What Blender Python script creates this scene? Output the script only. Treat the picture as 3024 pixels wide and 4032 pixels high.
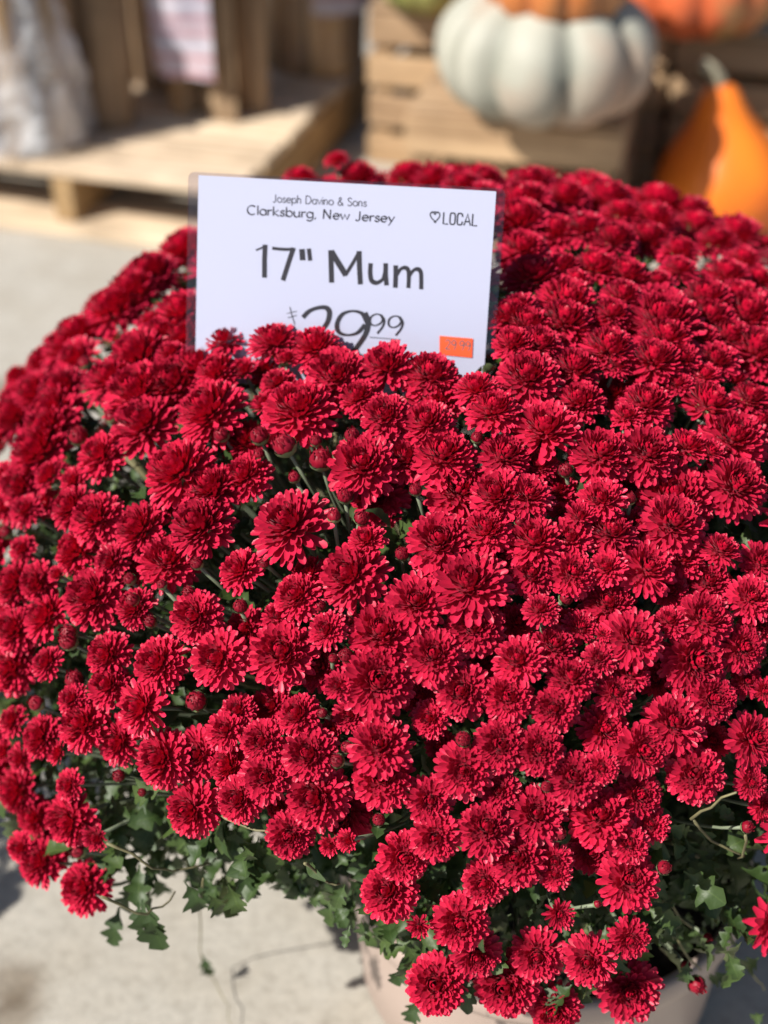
import bpy, math, random
import numpy as np
from mathutils import Vector, Matrix, Quaternion

for _o in list(bpy.data.objects):
    bpy.data.objects.remove(_o)
SC = bpy.context.scene
COL = SC.collection
R = math.radians
rnd = random.Random(7)
nrng = np.random.default_rng(11)

# ------------------------------------------------------------------ camera
CAM_H, CAM_PITCH, FPX = 1.12, 35.0, 5593.0
cam_d = bpy.data.cameras.new('camera')
cam = bpy.data.objects.new('camera', cam_d)
COL.objects.link(cam)
cam.location = (0, 0, CAM_H)
cam.rotation_euler = (R(90 - CAM_PITCH), 0, 0)
cam_d.sensor_fit = 'VERTICAL'
cam_d.sensor_height = 34.6
cam_d.sensor_width = 25.95
cam_d.lens = 48.0
cam_d.clip_start = 0.02
cam_d.clip_end = 300
cam_d.dof.use_dof = True
cam_d.dof.focus_distance = 0.95
cam_d.dof.aperture_fstop = 2.9
cam_d.dof.aperture_blades = 0
SC.camera = cam

# ------------------------------------------------------------------ light
SUN_EL, SUN_AZ = 44.5, 57.0            # azimuth: degrees to the left of straight behind the camera
S_DIR = Vector((-math.cos(R(SUN_EL)) * math.sin(R(SUN_AZ)),
                -math.cos(R(SUN_EL)) * math.cos(R(SUN_AZ)),
                math.sin(R(SUN_EL))))
world = bpy.data.worlds.new('World')
SC.world = world
world.use_nodes = True
wn = world.node_tree
sky = wn.nodes.new('ShaderNodeTexSky')
sky.sky_type = 'NISHITA'
sky.sun_disc = False
sky.sun_elevation = R(SUN_EL)
sky.sun_rotation = math.atan2(S_DIR.x, S_DIR.y)
bg = wn.nodes['Background']
wn.links.new(sky.outputs[0], bg.inputs[0])
bg.inputs[1].default_value = 0.066
sun_d = bpy.data.lights.new('sun', 'SUN')
sun_d.energy = 5.0
sun_d.angle = R(0.53)
sun_d.color = (1.0, 0.955, 0.88)
sun = bpy.data.objects.new('sun', sun_d)
COL.objects.link(sun)
sun.rotation_euler = S_DIR.to_track_quat('Z', 'Y').to_euler()
sun.location = S_DIR * 20

vs = SC.view_settings
vs.view_transform = 'Standard'
vs.look = 'None'
vs.exposure = 0.52
vs.gamma = 1.0
vs.use_curve_mapping = False
SC.render.engine = 'CYCLES'
SC.cycles.use_denoising = True
SC.cycles.max_bounces = 8
SC.cycles.transparent_max_bounces = 12
SC.cycles.sample_clamp_indirect = 6.0

# ------------------------------------------------------------------ helpers
CO = Vector((0, 0, CAM_H))
_p = R(CAM_PITCH)
C_F = Vector((0, math.cos(_p), -math.sin(_p)))
C_U = Vector((0, math.sin(_p), math.cos(_p)))
C_R = Vector((1, 0, 0))

def ray(px, py):
    return (C_F + C_R * ((px - 1512) / FPX) + C_U * ((2016 - py) / FPX)).normalized()

def on_z(px, py, z):
    d = ray(px, py)
    return CO + d * ((z - CAM_H) / d.z)

def project(p):
    v = Vector(p) - CO
    w = v.dot(C_F)
    return 1512 + FPX * v.dot(C_R) / w, 2016 - FPX * v.dot(C_U) / w, w

def link(o, parent=None):
    COL.objects.link(o)
    if parent is not None:
        o.parent = parent
    return o

def mesh(name, V, F, mats, smooth=True, attr=None, mi=None):
    me = bpy.data.meshes.new(name)
    me.from_pydata([tuple(v) for v in V], [], [tuple(f) for f in F])
    for m in (mats if isinstance(mats, (list, tuple)) else [mats]):
        me.materials.append(m)
    if smooth:
        me.polygons.foreach_set('use_smooth', [True] * len(me.polygons))
    if attr is not None:
        a = me.color_attributes.new('tint', 'FLOAT_COLOR', 'POINT')
        flat = np.ones((len(V), 4), dtype=np.float32)
        flat[:, :3] = np.asarray(attr, dtype=np.float32)
        a.data.foreach_set('color', flat.ravel())
    if mi is not None:
        me.polygons.foreach_set('material_index', mi)
    me.update()
    return me

def obj(name, me, parent=None, loc=None, rot=None):
    o = bpy.data.objects.new(name, me)
    link(o, parent)
    if loc is not None:
        o.location = loc
    if rot is not None:
        o.rotation_euler = rot
    return o

def tag(o, label=None, cat=None, group=None, kind=None):
    if label: o['label'] = label
    if cat: o['category'] = cat
    if group: o['group'] = group
    if kind: o['kind'] = kind
    return o

def empty(name, loc=(0, 0, 0), rot=(0, 0, 0)):
    o = bpy.data.objects.new(name, None)
    o.empty_display_size = 0.05
    COL.objects.link(o)
    o.location = loc
    o.rotation_euler = rot
    return o

class MB:
    def __init__(self):
        self.V, self.F, self.A = [], [], []
    def add(self, V, F, A=None):
        n = len(self.V)
        self.V.extend(V)
        self.F.extend([tuple(i + n for i in f) for f in F])
        if A is not None:
            self.A.extend(A)
    def box(self, c, s, bev=0.0, rz=0.0, jit=0.0):
        cx, cy, cz = c
        hx, hy, hz = s[0] / 2, s[1] / 2, s[2] / 2
        b = min(bev, hx * .45, hy * .45, hz * .45)
        V, idx = [], {}
        if b <= 0:
            for x in (-1, 1):
                for y in (-1, 1):
                    for z in (-1, 1):
                        V.append((x * hx, y * hy, z * hz))
            F = [(0, 1, 3, 2), (4, 6, 7, 5), (0, 4, 5, 1), (2, 3, 7, 6), (0, 2, 6, 4), (1, 5, 7, 3)]
        else:
            F = []
            def vi(x, y, z, ax):
                k = (x, y, z, ax)
                if k not in idx:
                    idx[k] = len(V)
                    V.append(((hx if ax == 0 else hx - b) * x, (hy if ax == 1 else hy - b) * y, (hz if ax == 2 else hz - b) * z))
                return idx[k]
            S = (-1, 1)
            for x in S:
                F.append([vi(x, a, c_, 0) for a, c_ in ((-1, -1), (1, -1), (1, 1), (-1, 1))][::x])
            for y in S:
                F.append([vi(a, y, c_, 1) for a, c_ in ((-1, -1), (-1, 1), (1, 1), (1, -1))][::y])
            for z in S:
                F.append([vi(a, c_, z, 2) for a, c_ in ((-1, -1), (1, -1), (1, 1), (-1, 1))][::z])
            for x in S:
                for y in S:
                    F.append([vi(x, y, -1, 0), vi(x, y, -1, 1), vi(x, y, 1, 1), vi(x, y, 1, 0)][::x * y])
            for x in S:
                for z in S:
                    F.append([vi(x, -1, z, 0), vi(x, 1, z, 0), vi(x, 1, z, 2), vi(x, -1, z, 2)][::x * z])
            for y in S:
                for z in S:
                    F.append([vi(-1, y, z, 1), vi(-1, y, z, 2), vi(1, y, z, 2), vi(1, y, z, 1)][::y * z])
            for x in S:
                for y in S:
                    for z in S:
                        F.append([vi(x, y, z, 0), vi(x, y, z, 1), vi(x, y, z, 2)][::x * y * z])
        ca, sa = math.cos(rz), math.sin(rz)
        self.add([(cx + x * ca - y * sa, cy + x * sa + y * ca, cz + z) for x, y, z in V], F)
    def tube(self, pts, rads, n=6, cap=True):
        pts = [Vector(p) for p in pts]
        if not isinstance(rads, (list, tuple)):
            rads = [rads] * len(pts)
        t0 = (pts[1] - pts[0]).normalized()
        up = Vector((0, 0, 1)) if abs(t0.z) < .9 else Vector((1, 0, 0))
        nx = t0.cross(up).normalized()
        V = []
        for i, p in enumerate(pts):
            t = (pts[min(i + 1, len(pts) - 1)] - pts[max(i - 1, 0)]).normalized()
            nx = (nx - t * nx.dot(t)).normalized()
            ny = t.cross(nx)
            for k in range(n):
                a = 2 * math.pi * k / n
                V.append(p + (nx * math.cos(a) + ny * math.sin(a)) * rads[i])
        F = []
        for i in range(len(pts) - 1):
            for k in range(n):
                F.append((i * n + k, i * n + (k + 1) % n, (i + 1) * n + (k + 1) % n, (i + 1) * n + k))
        if cap:
            F.append(tuple(range(n))[::-1])
            F.append(tuple((len(pts) - 1) * n + k for k in range(n)))
        self.add(V, F)
    def lathe(self, prof, n=48, cx=0, cy=0, mod=None):
        V, F = [], []
        for (r, z) in prof:
            for k in range(n):
                a = 2 * math.pi * k / n
                rr, zz = (r, z) if mod is None else mod(r, z, a)
                V.append((cx + rr * math.cos(a), cy + rr * math.sin(a), zz))
        for i in range(len(prof) - 1):
            for k in range(n):
                F.append((i * n + k, i * n + (k + 1) % n, (i + 1) * n + (k + 1) % n, (i + 1) * n + k))
        self.add(V, F)
    def mesh(self, name, mat, smooth=True):
        return mesh(name, self.V, self.F, mat, smooth, self.A or None)

# ------------------------------------------------------------------ materials
def new_mat(name):
    m = bpy.data.materials.new(name)
    m.use_nodes = True
    nt = m.node_tree
    b = nt.nodes['Principled BSDF']
    return m, nt, b

def N(nt, t, **kw):
    n = nt.nodes.new(t)
    for k, v in kw.items():
        if k.startswith('i_'):
            key = k[2:]
            n.inputs[int(key) if key.isdigit() else key].default_value = v
        else:
            setattr(n, k, v)
    return n

def ramp(nt, stops):
    r = nt.nodes.new('ShaderNodeValToRGB')
    el = r.color_ramp.elements
    while len(el) > len(stops):
        el.remove(el[-1])
    while len(el) < len(stops):
        el.new(0.5)
    for e, (p, c) in zip(el, stops):
        e.position = p
        e.color = (*c, 1) if len(c) == 3 else c
    return r

def mixrgb(nt, a, b, f, mode='MIX'):
    n = nt.nodes.new('ShaderNodeMix')
    n.data_type = 'RGBA'
    n.blend_type = mode
    for s, v in ((n.inputs[6], a), (n.inputs[7], b), (n.inputs[0], f)):
        if hasattr(v, 'links'):
            nt.links.new(v, s)
        elif isinstance(v, (tuple, list)):
            s.default_value = (*v, 1)
        else:
            s.default_value = v
    return n.outputs[2]

def simple(name, col, rough=.6, spec=.5, metal=0, var=.12, scale=30, bump=0.0, bscale=60, trans=0):
    m, nt, b = new_mat(name)
    tc = N(nt, 'ShaderNodeTexCoord')
    no = N(nt, 'ShaderNodeTexNoise', i_Scale=scale, i_Detail=5.0)
    nt.links.new(tc.outputs['Object'], no.inputs['Vector'])
    lo = tuple(c * (1 - var) for c in col)
    hi = tuple(min(1, c * (1 + var)) for c in col)
    r = ramp(nt, [(.3, lo), (.7, hi)])
    nt.links.new(no.outputs[0], r.inputs[0])
    nt.links.new(r.outputs[0], b.inputs['Base Color'])
    b.inputs['Roughness'].default_value = rough
    b.inputs['Specular IOR Level'].default_value = spec
    b.inputs['Metallic'].default_value = metal
    if bump:
        n2 = N(nt, 'ShaderNodeTexNoise', i_Scale=bscale, i_Detail=6.0)
        nt.links.new(tc.outputs['Object'], n2.inputs['Vector'])
        bp = N(nt, 'ShaderNodeBump', i_Strength=bump, i_Distance=.01)
        nt.links.new(n2.outputs[0], bp.inputs['Height'])
        nt.links.new(bp.outputs[0], b.inputs['Normal'])
    return m

def two_sided(name, front, back, rough, transl, vein=None, sheen=0.0, spec=.4, petal=False):
    """thin petal or leaf: upper and lower side colours, light passing through"""
    m, nt, b = new_mat(name)
    L = nt.links
    geo = N(nt, 'ShaderNodeNewGeometry')
    oi = N(nt, 'ShaderNodeObjectInfo')
    at = N(nt, 'ShaderNodeAttribute', attribute_name='tint')
    sep = N(nt, 'ShaderNodeSeparateColor')
    L.new(at.outputs['Color'], sep.inputs[0])
    col = mixrgb(nt, front, back, geo.outputs['Backfacing'])
    if petal:
        # R: 0 outer ring .. 1 heart, G: along the petal, B: per petal
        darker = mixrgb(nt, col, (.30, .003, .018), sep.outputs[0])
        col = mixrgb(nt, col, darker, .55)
        rb = ramp(nt, [(0, (.80, .80, .80)), (1, (1.12, 1.12, 1.12))])
        L.new(sep.outputs[2], rb.inputs[0])
        col = mixrgb(nt, col, rb.outputs[0], 1.0, 'MULTIPLY')
        ro = ramp(nt, [(0, (.86, .80, .84)), (1, (1.08, 1.05, 1.05))])
        L.new(oi.outputs['Random'], ro.inputs[0])
        col = mixrgb(nt, col, ro.outputs[0], 1.0, 'MULTIPLY')
    else:
        rb = ramp(nt, [(0, (.62, .72, .6)), (.5, (1, 1, 1)), (1, (1.35, 1.25, 1.0))])
        ad = N(nt, 'ShaderNodeMath', operation='ADD')
        fr = N(nt, 'ShaderNodeMath', operation='FRACT')
        L.new(sep.outputs[2], ad.inputs[0]); L.new(oi.outputs['Random'], ad.inputs[1])
        L.new(ad.outputs[0], fr.inputs[0]); L.new(fr.outputs[0], rb.inputs[0])
        col = mixrgb(nt, col, rb.outputs[0], 1.0, 'MULTIPLY')
        vr = ramp(nt, [(0.0, (1.5, 1.4, 1.4)), (.10, (1, 1, 1))])
        L.new(sep.outputs[0], vr.inputs[0])
        col = mixrgb(nt, col, vr.outputs[0], 1.0, 'MULTIPLY')
        tc = N(nt, 'ShaderNodeTexCoord')
        no = N(nt, 'ShaderNodeTexNoise', i_Scale=120.0, i_Detail=3.0)
        L.new(tc.outputs['Object'], no.inputs['Vector'])
        bp = N(nt, 'ShaderNodeBump', i_Strength=.35, i_Distance=.002)
        L.new(no.outputs[0], bp.inputs['Height'])
        L.new(bp.outputs[0], b.inputs['Normal'])
    L.new(col, b.inputs['Base Color'])
    b.inputs['Roughness'].default_value = rough
    b.inputs['Specular IOR Level'].default_value = spec
    if sheen:
        b.inputs['Sheen Weight'].default_value = sheen
        b.inputs['Sheen Roughness'].default_value = .4
        b.inputs['Sheen Tint'].default_value = (1, .55, .65, 1)
    tr = N(nt, 'ShaderNodeBsdfTranslucent')
    L.new(col, tr.inputs['Color'])
    mx = N(nt, 'ShaderNodeMixShader')
    mx.inputs[0].default_value = transl
    L.new(b.outputs[0], mx.inputs[1]); L.new(tr.outputs[0], mx.inputs[2])
    L.new(mx.outputs[0], nt.nodes['Material Output'].inputs['Surface'])
    return m

M = {}
M['petal'] = two_sided('petal_red', (.66, .0035, .039), (.66, .020, .072), .42, .12, sheen=.06, spec=.30, petal=True)
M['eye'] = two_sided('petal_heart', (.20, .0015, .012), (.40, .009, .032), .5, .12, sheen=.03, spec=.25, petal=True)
M['bud'] = two_sided('bud_red', (.22, .003, .018), (.26, .004, .022), .5, .06, sheen=.08, spec=.3, petal=True)
M['leaf'] = two_sided('leaf_green', (.042, .074, .020), (.105, .135, .062), .5, .18, spec=.45)
M['calyx'] = simple('calyx_green', (.20, .26, .12), .55, var=.3, scale=200)
M['stem'] = simple('stem_green', (.17, .20, .13), .55, var=.3, scale=90)
M['branch'] = simple('branch_olive', (.16, .145, .07), .6, var=.35, scale=60)
M['soil'] = simple('soil', (.035, .024, .016), .95, var=.5, scale=80, bump=.8)

def concrete():
    m, nt, b = new_mat('concrete')
    L = nt.links
    tc = N(nt, 'ShaderNodeTexCoord')
    n1 = N(nt, 'ShaderNodeTexNoise', i_Scale=1.3, i_Detail=8.0, i_Roughness=.6)
    n2 = N(nt, 'ShaderNodeTexNoise', i_Scale=70.0, i_Detail=6.0, i_Roughness=.7)
    n3 = N(nt, 'ShaderNodeTexNoise', i_Scale=11.0, i_Detail=4.0)
    vo = N(nt, 'ShaderNodeTexVoronoi', i_Scale=5.5)
    for n in (n1, n2, n3, vo):
        L.new(tc.outputs['Object'], n.inputs['Vector'])
    r1 = ramp(nt, [(.25, (.35, .328, .288)), (.75, (.435, .41, .365))])
    L.new(n1.outputs[0], r1.inputs[0])
    r2 = ramp(nt, [(.3, (.78, .77, .75)), (.5, (1, 1, 1)), (.72, (1.14, 1.13, 1.12))])
    L.new(n2.outputs[0], r2.inputs[0])
    c = mixrgb(nt, r1.outputs[0], r2.outputs[0], 1.0, 'MULTIPLY')
    r3 = ramp(nt, [(.35, (.93, .91, .88)), (.65, (1.03, 1.03, 1.03))])
    L.new(n3.outputs[0], r3.inputs[0])
    c = mixrgb(nt, c, r3.outputs[0], 1.0, 'MULTIPLY')
    # a few old chewing-gum and drip stains
    rs = ramp(nt, [(.05, (.40, .36, .33)), (.11, (1, 1, 1))])
    ad = N(nt, 'ShaderNodeMath', operation='MULTIPLY_ADD')
    ad.inputs[1].default_value = .22; ad.inputs[2].default_value = -.07
    L.new(n3.outputs[0], ad.inputs[0])
    a2 = N(nt, 'ShaderNodeMath', operation='ADD')
    L.new(vo.outputs['Distance'], a2.inputs[0]); L.new(ad.outputs[0], a2.inputs[1])
    L.new(a2.outputs[0], rs.inputs[0])
    c = mixrgb(nt, c, rs.outputs[0], 1.0, 'MULTIPLY')
    for (sx, sy), rad_ in (((-.352, .833), .022), ((-.338, .797), .020), ((-.60, 1.9), .06)):
        sb = N(nt, 'ShaderNodeVectorMath', operation='DISTANCE')
        sb.inputs[1].default_value = (sx, sy, 0)
        L.new(tc.outputs['Object'], sb.inputs[0])
        wob = N(nt, 'ShaderNodeMath', operation='MULTIPLY_ADD'); wob.inputs[1].default_value = rad_ * 2.2; wob.inputs[2].default_value = -rad_ * 1.1
        L.new(n3.outputs[0], wob.inputs[0])
        sm_ = N(nt, 'ShaderNodeMath', operation='ADD')
        L.new(sb.outputs['Value'], sm_.inputs[0]); L.new(wob.outputs[0], sm_.inputs[1])
        dv = N(nt, 'ShaderNodeMath', operation='DIVIDE'); dv.inputs[1].default_value = rad_ * 1.6
        L.new(sm_.outputs[0], dv.inputs[0])
        rr = ramp(nt, [(.35, (.60, .55, .50)), (1.0, (1, 1, 1))])
        L.new(dv.outputs[0], rr.inputs[0])
        c = mixrgb(nt, c, rr.outputs[0], 1.0, 'MULTIPLY')
    L.new(c, b.inputs['Base Color'])
    b.inputs['Roughness'].default_value = .85
    bp = N(nt, 'ShaderNodeBump', i_Strength=.35, i_Distance=.004)
    L.new(n2.outputs[0], bp.inputs['Height'])
    L.new(bp.outputs[0], b.inputs['Normal'])
    return m
M['concrete'] = concrete()

def wood(name, dark, light, axis='X', rough=.75, wear=.25):
    m, nt, b = new_mat(name)
    L = nt.links
    tc = N(nt, 'ShaderNodeTexCoord')
    oi = N(nt, 'ShaderNodeObjectInfo')
    mp = N(nt, 'ShaderNodeMapping')
    sc = {'X': (3, 60, 60), 'Y': (60, 3, 60), 'Z': (60, 60, 3)}[axis]
    mp.inputs['Scale'].default_value = sc
    va = N(nt, 'ShaderNodeVectorMath', operation='SCALE')
    cx = N(nt, 'ShaderNodeCombineXYZ')
    for i in range(3):
        L.new(oi.outputs['Random'], cx.inputs[i])
    L.new(cx.outputs[0], va.inputs[0]); va.inputs['Scale'].default_value = 37.0
    ad = N(nt, 'ShaderNodeVectorMath', operation='ADD')
    L.new(tc.outputs['Object'], ad.inputs[0]); L.new(va.outputs[0], ad.inputs[1])
    L.new(ad.outputs[0], mp.inputs['Vector'])
    g = N(nt, 'ShaderNodeTexNoise', i_Scale=1.0, i_Detail=6.0, i_Roughness=.65, i_Distortion=.4)
    L.new(mp.outputs[0], g.inputs['Vector'])
    r = ramp(nt, [(.3, dark), (.62, light)])
    L.new(g.outputs[0], r.inputs[0])
    ro = ramp(nt, [(0, (.78, .76, .76)), (.5, (1, .97, .95)), (1, (1.12, 1.1, 1.06))])
    L.new(oi.outputs['Random'], ro.inputs[0])
    c = mixrgb(nt, r.outputs[0], ro.outputs[0], 1.0, 'MULTIPLY')
    st = N(nt, 'ShaderNodeTexNoise', i_Scale=7.0, i_Detail=4.0)
    L.new(ad.outputs[0], st.inputs['Vector'])
    rs = ramp(nt, [(.42, (1, 1, 1)), (.72, (1 - wear, 1 - wear * 1.05, 1 - wear * 1.1))])
    L.new(st.outputs[0], rs.inputs[0])
    c = mixrgb(nt, c, rs.outputs[0], 1.0, 'MULTIPLY')
    L.new(c, b.inputs['Base Color'])
    b.inputs['Roughness'].default_value = rough
    bp = N(nt, 'ShaderNodeBump', i_Strength=.3, i_Distance=.003)
    L.new(g.outputs[0], bp.inputs['Height'])
    L.new(bp.outputs[0], b.inputs['Normal'])
    return m
M['crate'] = wood('crate_wood', (.26, .16, .085), (.50, .345, .205))
M['cratez'] = wood('crate_post_wood', (.30, .19, .10), (.50, .35, .20), 'Z')
M['pallet'] = wood('pallet_wood', (.45, .34, .225), (.70, .575, .43), wear=.35)
M['palletv'] = wood('pallet_stringer_wood', (.30, .19, .085), (.46, .31, .15), 'Y', wear=.3)
M['log'] = wood('split_log', (.40, .225, .095), (.72, .50, .26), 'Z', wear=.3)
M['bark'] = wood('log_bark', (.17, .11, .065), (.38, .27, .165), 'Z', .9, .4)
M['pot'] = simple('taupe_plastic_pot', (.40, .31, .265), .45, var=.06, scale=8)
# ------------------------------------------------------------------ ground
gm = MB()
gm.add([(-60, -60, 0), (60, -60, 0), (60, 60, 0), (-60, 60, 0)], [(0, 1, 2, 3)])
tag(obj('ground', gm.mesh('ground', M['concrete'], False)), kind='structure')

# ------------------------------------------------------------------ background, in the frame of the display (its front runs 15 degrees off)
YAW = R(-15)
U = Vector((math.cos(YAW), math.sin(YAW), 0))
W_ = Vector((-math.sin(YAW), math.cos(YAW), 0))

# ---- wooden crates
def crate(name, corner, w, d, h, rows, yaw, label, cat='crate', slat_t=.011, seed=0):
    """corner: front left corner on the ground; slats on four sides, posts inside the corners, floor slats"""
    r = random.Random(seed)
    root = empty(name, corner, (0, 0, yaw))
    tag(root, label, cat)
    gap = .021
    sh = (h - gap * (rows - 1)) / rows
    mf = MB(); mf.box((0, 0, 0), (w, slat_t, sh), .002); mf = mf.mesh('slat', M['crate'], False)
    ms = MB(); ms.box((0, 0, 0), (d - 2 * slat_t - .002, slat_t, sh), .002); ms = ms.mesh('slat', M['crate'], False)
    mp = MB(); mp.box((0, 0, 0), (.035, .03, h - .004), .003); mp = mp.mesh('corner_post', M['cratez'], False)
    mb = MB(); mb.box((0, 0, 0), (w - 2 * slat_t - .004, (d - .05) / 5 - .012, .009), .002); mb = mb.mesh('floor_slat', M['crate'], False)
    for k in range(rows):
        z = sh / 2 + k * (sh + gap)
        for y in (slat_t / 2, d - slat_t / 2):
            o = obj('slat', mf, root, (w / 2 + r.uniform(-.003, .003), y, z)); o.rotation_euler.y = r.uniform(-.004, .004)
        for x in (slat_t / 2, w - slat_t / 2):
            o = obj('slat', ms, root, (x, d / 2, z), (0, 0, R(90)))
    for x in (slat_t + .019, w - slat_t - .019):
        for y in (slat_t + .0165, d - slat_t - .0165):
            obj('corner_post', mp, root, (x, y, h / 2))
    for k in range(5):
        obj('floor_slat', mb, root, (w / 2, .03 + (k + .5) * (d - .06) / 5, .012))
    mtop = MB(); mtop.box((0, 0, 0), (w - .002, (d - .004) / 4 - .006, .012), .002); mtop = mtop.mesh('top_slat', M['crate'], False)
    for k in range(4):
        obj('top_slat', mtop, root, (w / 2, .002 + (k + .5) * (d - .004) / 4, h + .0065))
    return root

BC0 = on_z(1450, 640, 0)            # front left foot of the back row
crate('wooden_crate', BC0, .60, .40, .313, 4, YAW, 'weathered slatted crate behind the white pumpkin, half in shadow, next to the firewood', seed=1)
p2 = BC0 + U * .612 + W_ * -.005
crate('wooden_crate', p2, .60, .40, .313, 4, YAW, 'weathered slatted crate behind the orange pear-shaped squash, under a mottled pumpkin', seed=2)
FC_R = on_z(2453, 509, .26)
FC0 = FC_R - U * .385
FC0.z = 0
crate('wooden_crate', FC0, .385, .385, .248, 3, YAW, 'low sunlit slatted crate with the big white ribbed pumpkin on top', seed=3)
# ---- pumpkins
def gourd_mat(name, base, rib, blotch, thr=(.5, .7), rough=.4, nrib=11, blot_amt=1.0):
    m, nt, b = new_mat(name)
    L = nt.links
    tc = N(nt, 'ShaderNodeTexCoord')
    n1 = N(nt, 'ShaderNodeTexNoise', i_Scale=9.0, i_Detail=5.0, i_Roughness=.6)
    n2 = N(nt, 'ShaderNodeTexNoise', i_Scale=4.0, i_Detail=3.0)
    for n in (n1, n2):
        L.new(tc.outputs['Object'], n.inputs['Vector'])
    at = N(nt, 'ShaderNodeAttribute', attribute_name='tint')
    sep = N(nt, 'ShaderNodeSeparateColor')
    L.new(at.outputs['Color'], sep.inputs[0])
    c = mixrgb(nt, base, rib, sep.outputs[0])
    r = ramp(nt, [(thr[0], (0, 0, 0)), (thr[1], (blot_amt,) * 3)])
    L.new(n2.outputs[0], r.inputs[0])
    c = mixrgb(nt, c, blotch, r.outputs[0])
    rv = ramp(nt, [(.3, (.88, .88, .88)), (.7, (1.08, 1.08, 1.08))])
    L.new(n1.outputs[0], rv.inputs[0])
    c = mixrgb(nt, c, rv.outputs[0], 1.0, 'MULTIPLY')
    L.new(c, b.inputs['Base Color'])
    b.inputs['Roughness'].default_value = rough
    b.inputs['Specular IOR Level'].default_value = .4
    bp = N(nt, 'ShaderNodeBump', i_Strength=.12, i_Distance=.006)
    L.new(n1.outputs[0], bp.inputs['Height'])
    L.new(bp.outputs[0], b.inputs['Normal'])
    return m
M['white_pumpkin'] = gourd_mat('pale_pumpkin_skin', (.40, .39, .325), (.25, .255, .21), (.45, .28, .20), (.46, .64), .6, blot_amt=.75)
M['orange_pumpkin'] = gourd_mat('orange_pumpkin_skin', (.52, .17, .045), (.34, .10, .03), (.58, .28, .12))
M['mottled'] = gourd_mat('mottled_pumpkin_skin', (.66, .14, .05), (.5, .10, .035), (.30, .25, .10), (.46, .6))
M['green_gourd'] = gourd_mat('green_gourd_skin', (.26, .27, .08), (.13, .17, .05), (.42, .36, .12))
M['squash'] = gourd_mat('orange_squash_skin', (.85, .22, .02), (.80, .18, .017), (.72, .12, .02), (.45, .7), .38)
M['gstem'] = simple('gourd_stem', (.30, .27, .19), .8, var=.3, scale=60, bump=.5)

def pumpkin(name, loc, rad, hgt, nrib, depth, mat, label, rot=(0, 0, 0), dimple=.22, seed=0, stem=True):
    r = random.Random(seed)
    root = empty(name, loc, rot)
    tag(root, label, 'pumpkin')
    V, F, A = [], [], []
    nu, nv = nrib * 8, 26
    ph = [r.uniform(-.12, .12) for _ in range(nrib)]
    amp = [r.uniform(.75, 1.2) for _ in range(nrib)]
    for j in range(nv + 1):
        t = math.pi * j / nv
        sr, cz = max(0.0, math.sin(t)), math.cos(t)
        for i in range(nu):
            a = 2 * math.pi * i / nu
            k = int(a / (2 * math.pi) * nrib) % nrib
            f = (a / (2 * math.pi) * nrib) % 1
            g = abs(math.sin(math.pi * (f ** (1 + 1.5 * ph[k])))) ** .6          # 0 in the furrow, 1 on the rib
            dd = depth * amp[k] * (1 - g)
            rr = rad * (abs(sr) ** .72) * (1 - dd * sr ** .4)
            z = hgt / 2 * (abs(cz) ** .9) * (1 if cz > 0 else -1) * (1 - dd * .5)
            # sunken crown and base
            q = max(0, 1 - rr / (rad * .55))
            z -= (dimple if cz > 0 else -dimple * .5) * hgt * q * q
            aw = a + .11 * math.sin(2 * a + seed) + .07 * math.sin(3 * a + 2 * seed)
            rr *= 1 + .025 * math.sin(2 * a + 1 + seed)
            V.append((rr * math.cos(aw), rr * math.sin(aw), z + hgt / 2))
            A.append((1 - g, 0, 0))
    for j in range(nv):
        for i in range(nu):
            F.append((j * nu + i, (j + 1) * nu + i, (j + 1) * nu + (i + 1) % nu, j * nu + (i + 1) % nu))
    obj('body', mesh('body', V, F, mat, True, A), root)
    if stem:
        m = MB()
        zt = hgt * (1 - dimple) - .005
        m.tube([(0, 0, zt - .02), (.002, 0, zt + .02), (.012, .006, zt + .045), (.03, .01, zt + .058)], [.03, .017, .014, .016], 8)
        obj('stem', m.mesh('stem', M['gstem']), root)
    return root

wp = on_z(2155, 488, .261)
PW = Vector((wp.x, wp.y, .261)) + Vector((-.005, .050, 0))
pumpkin('white_pumpkin', PW, .190, .222, 11, .15, M['white_pumpkin'], 'big pale grey-white ribbed pumpkin sitting on the low sunlit crate', (0, 0, R(14)), seed=3, stem=False)
pumpkin('orange_pumpkin', PW + Vector((.01, -.02, .162)), .125, .15, 12, .10, M['orange_pumpkin'], 'flat dull orange pumpkin stacked on top of the white ribbed pumpkin', (0, 0, .5), seed=5)
mp_ = on_z(2745, 165, .325)
pumpkin('mottled_pumpkin', (mp_.x, mp_.y + .06, .326), .165, .20, 12, .10, M['mottled'], 'red orange pumpkin with green mottling on the crate behind the orange squash', (0, 0, .9), seed=6)
gp = on_z(1690, 75, .325)
pumpkin('green_pumpkin', (gp.x, gp.y + .06, .326), .105, .13, 10, .09, M['green_gourd'], 'small yellow green pumpkin on the crate next to the firewood', (0, 0, .2), seed=8)

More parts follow.
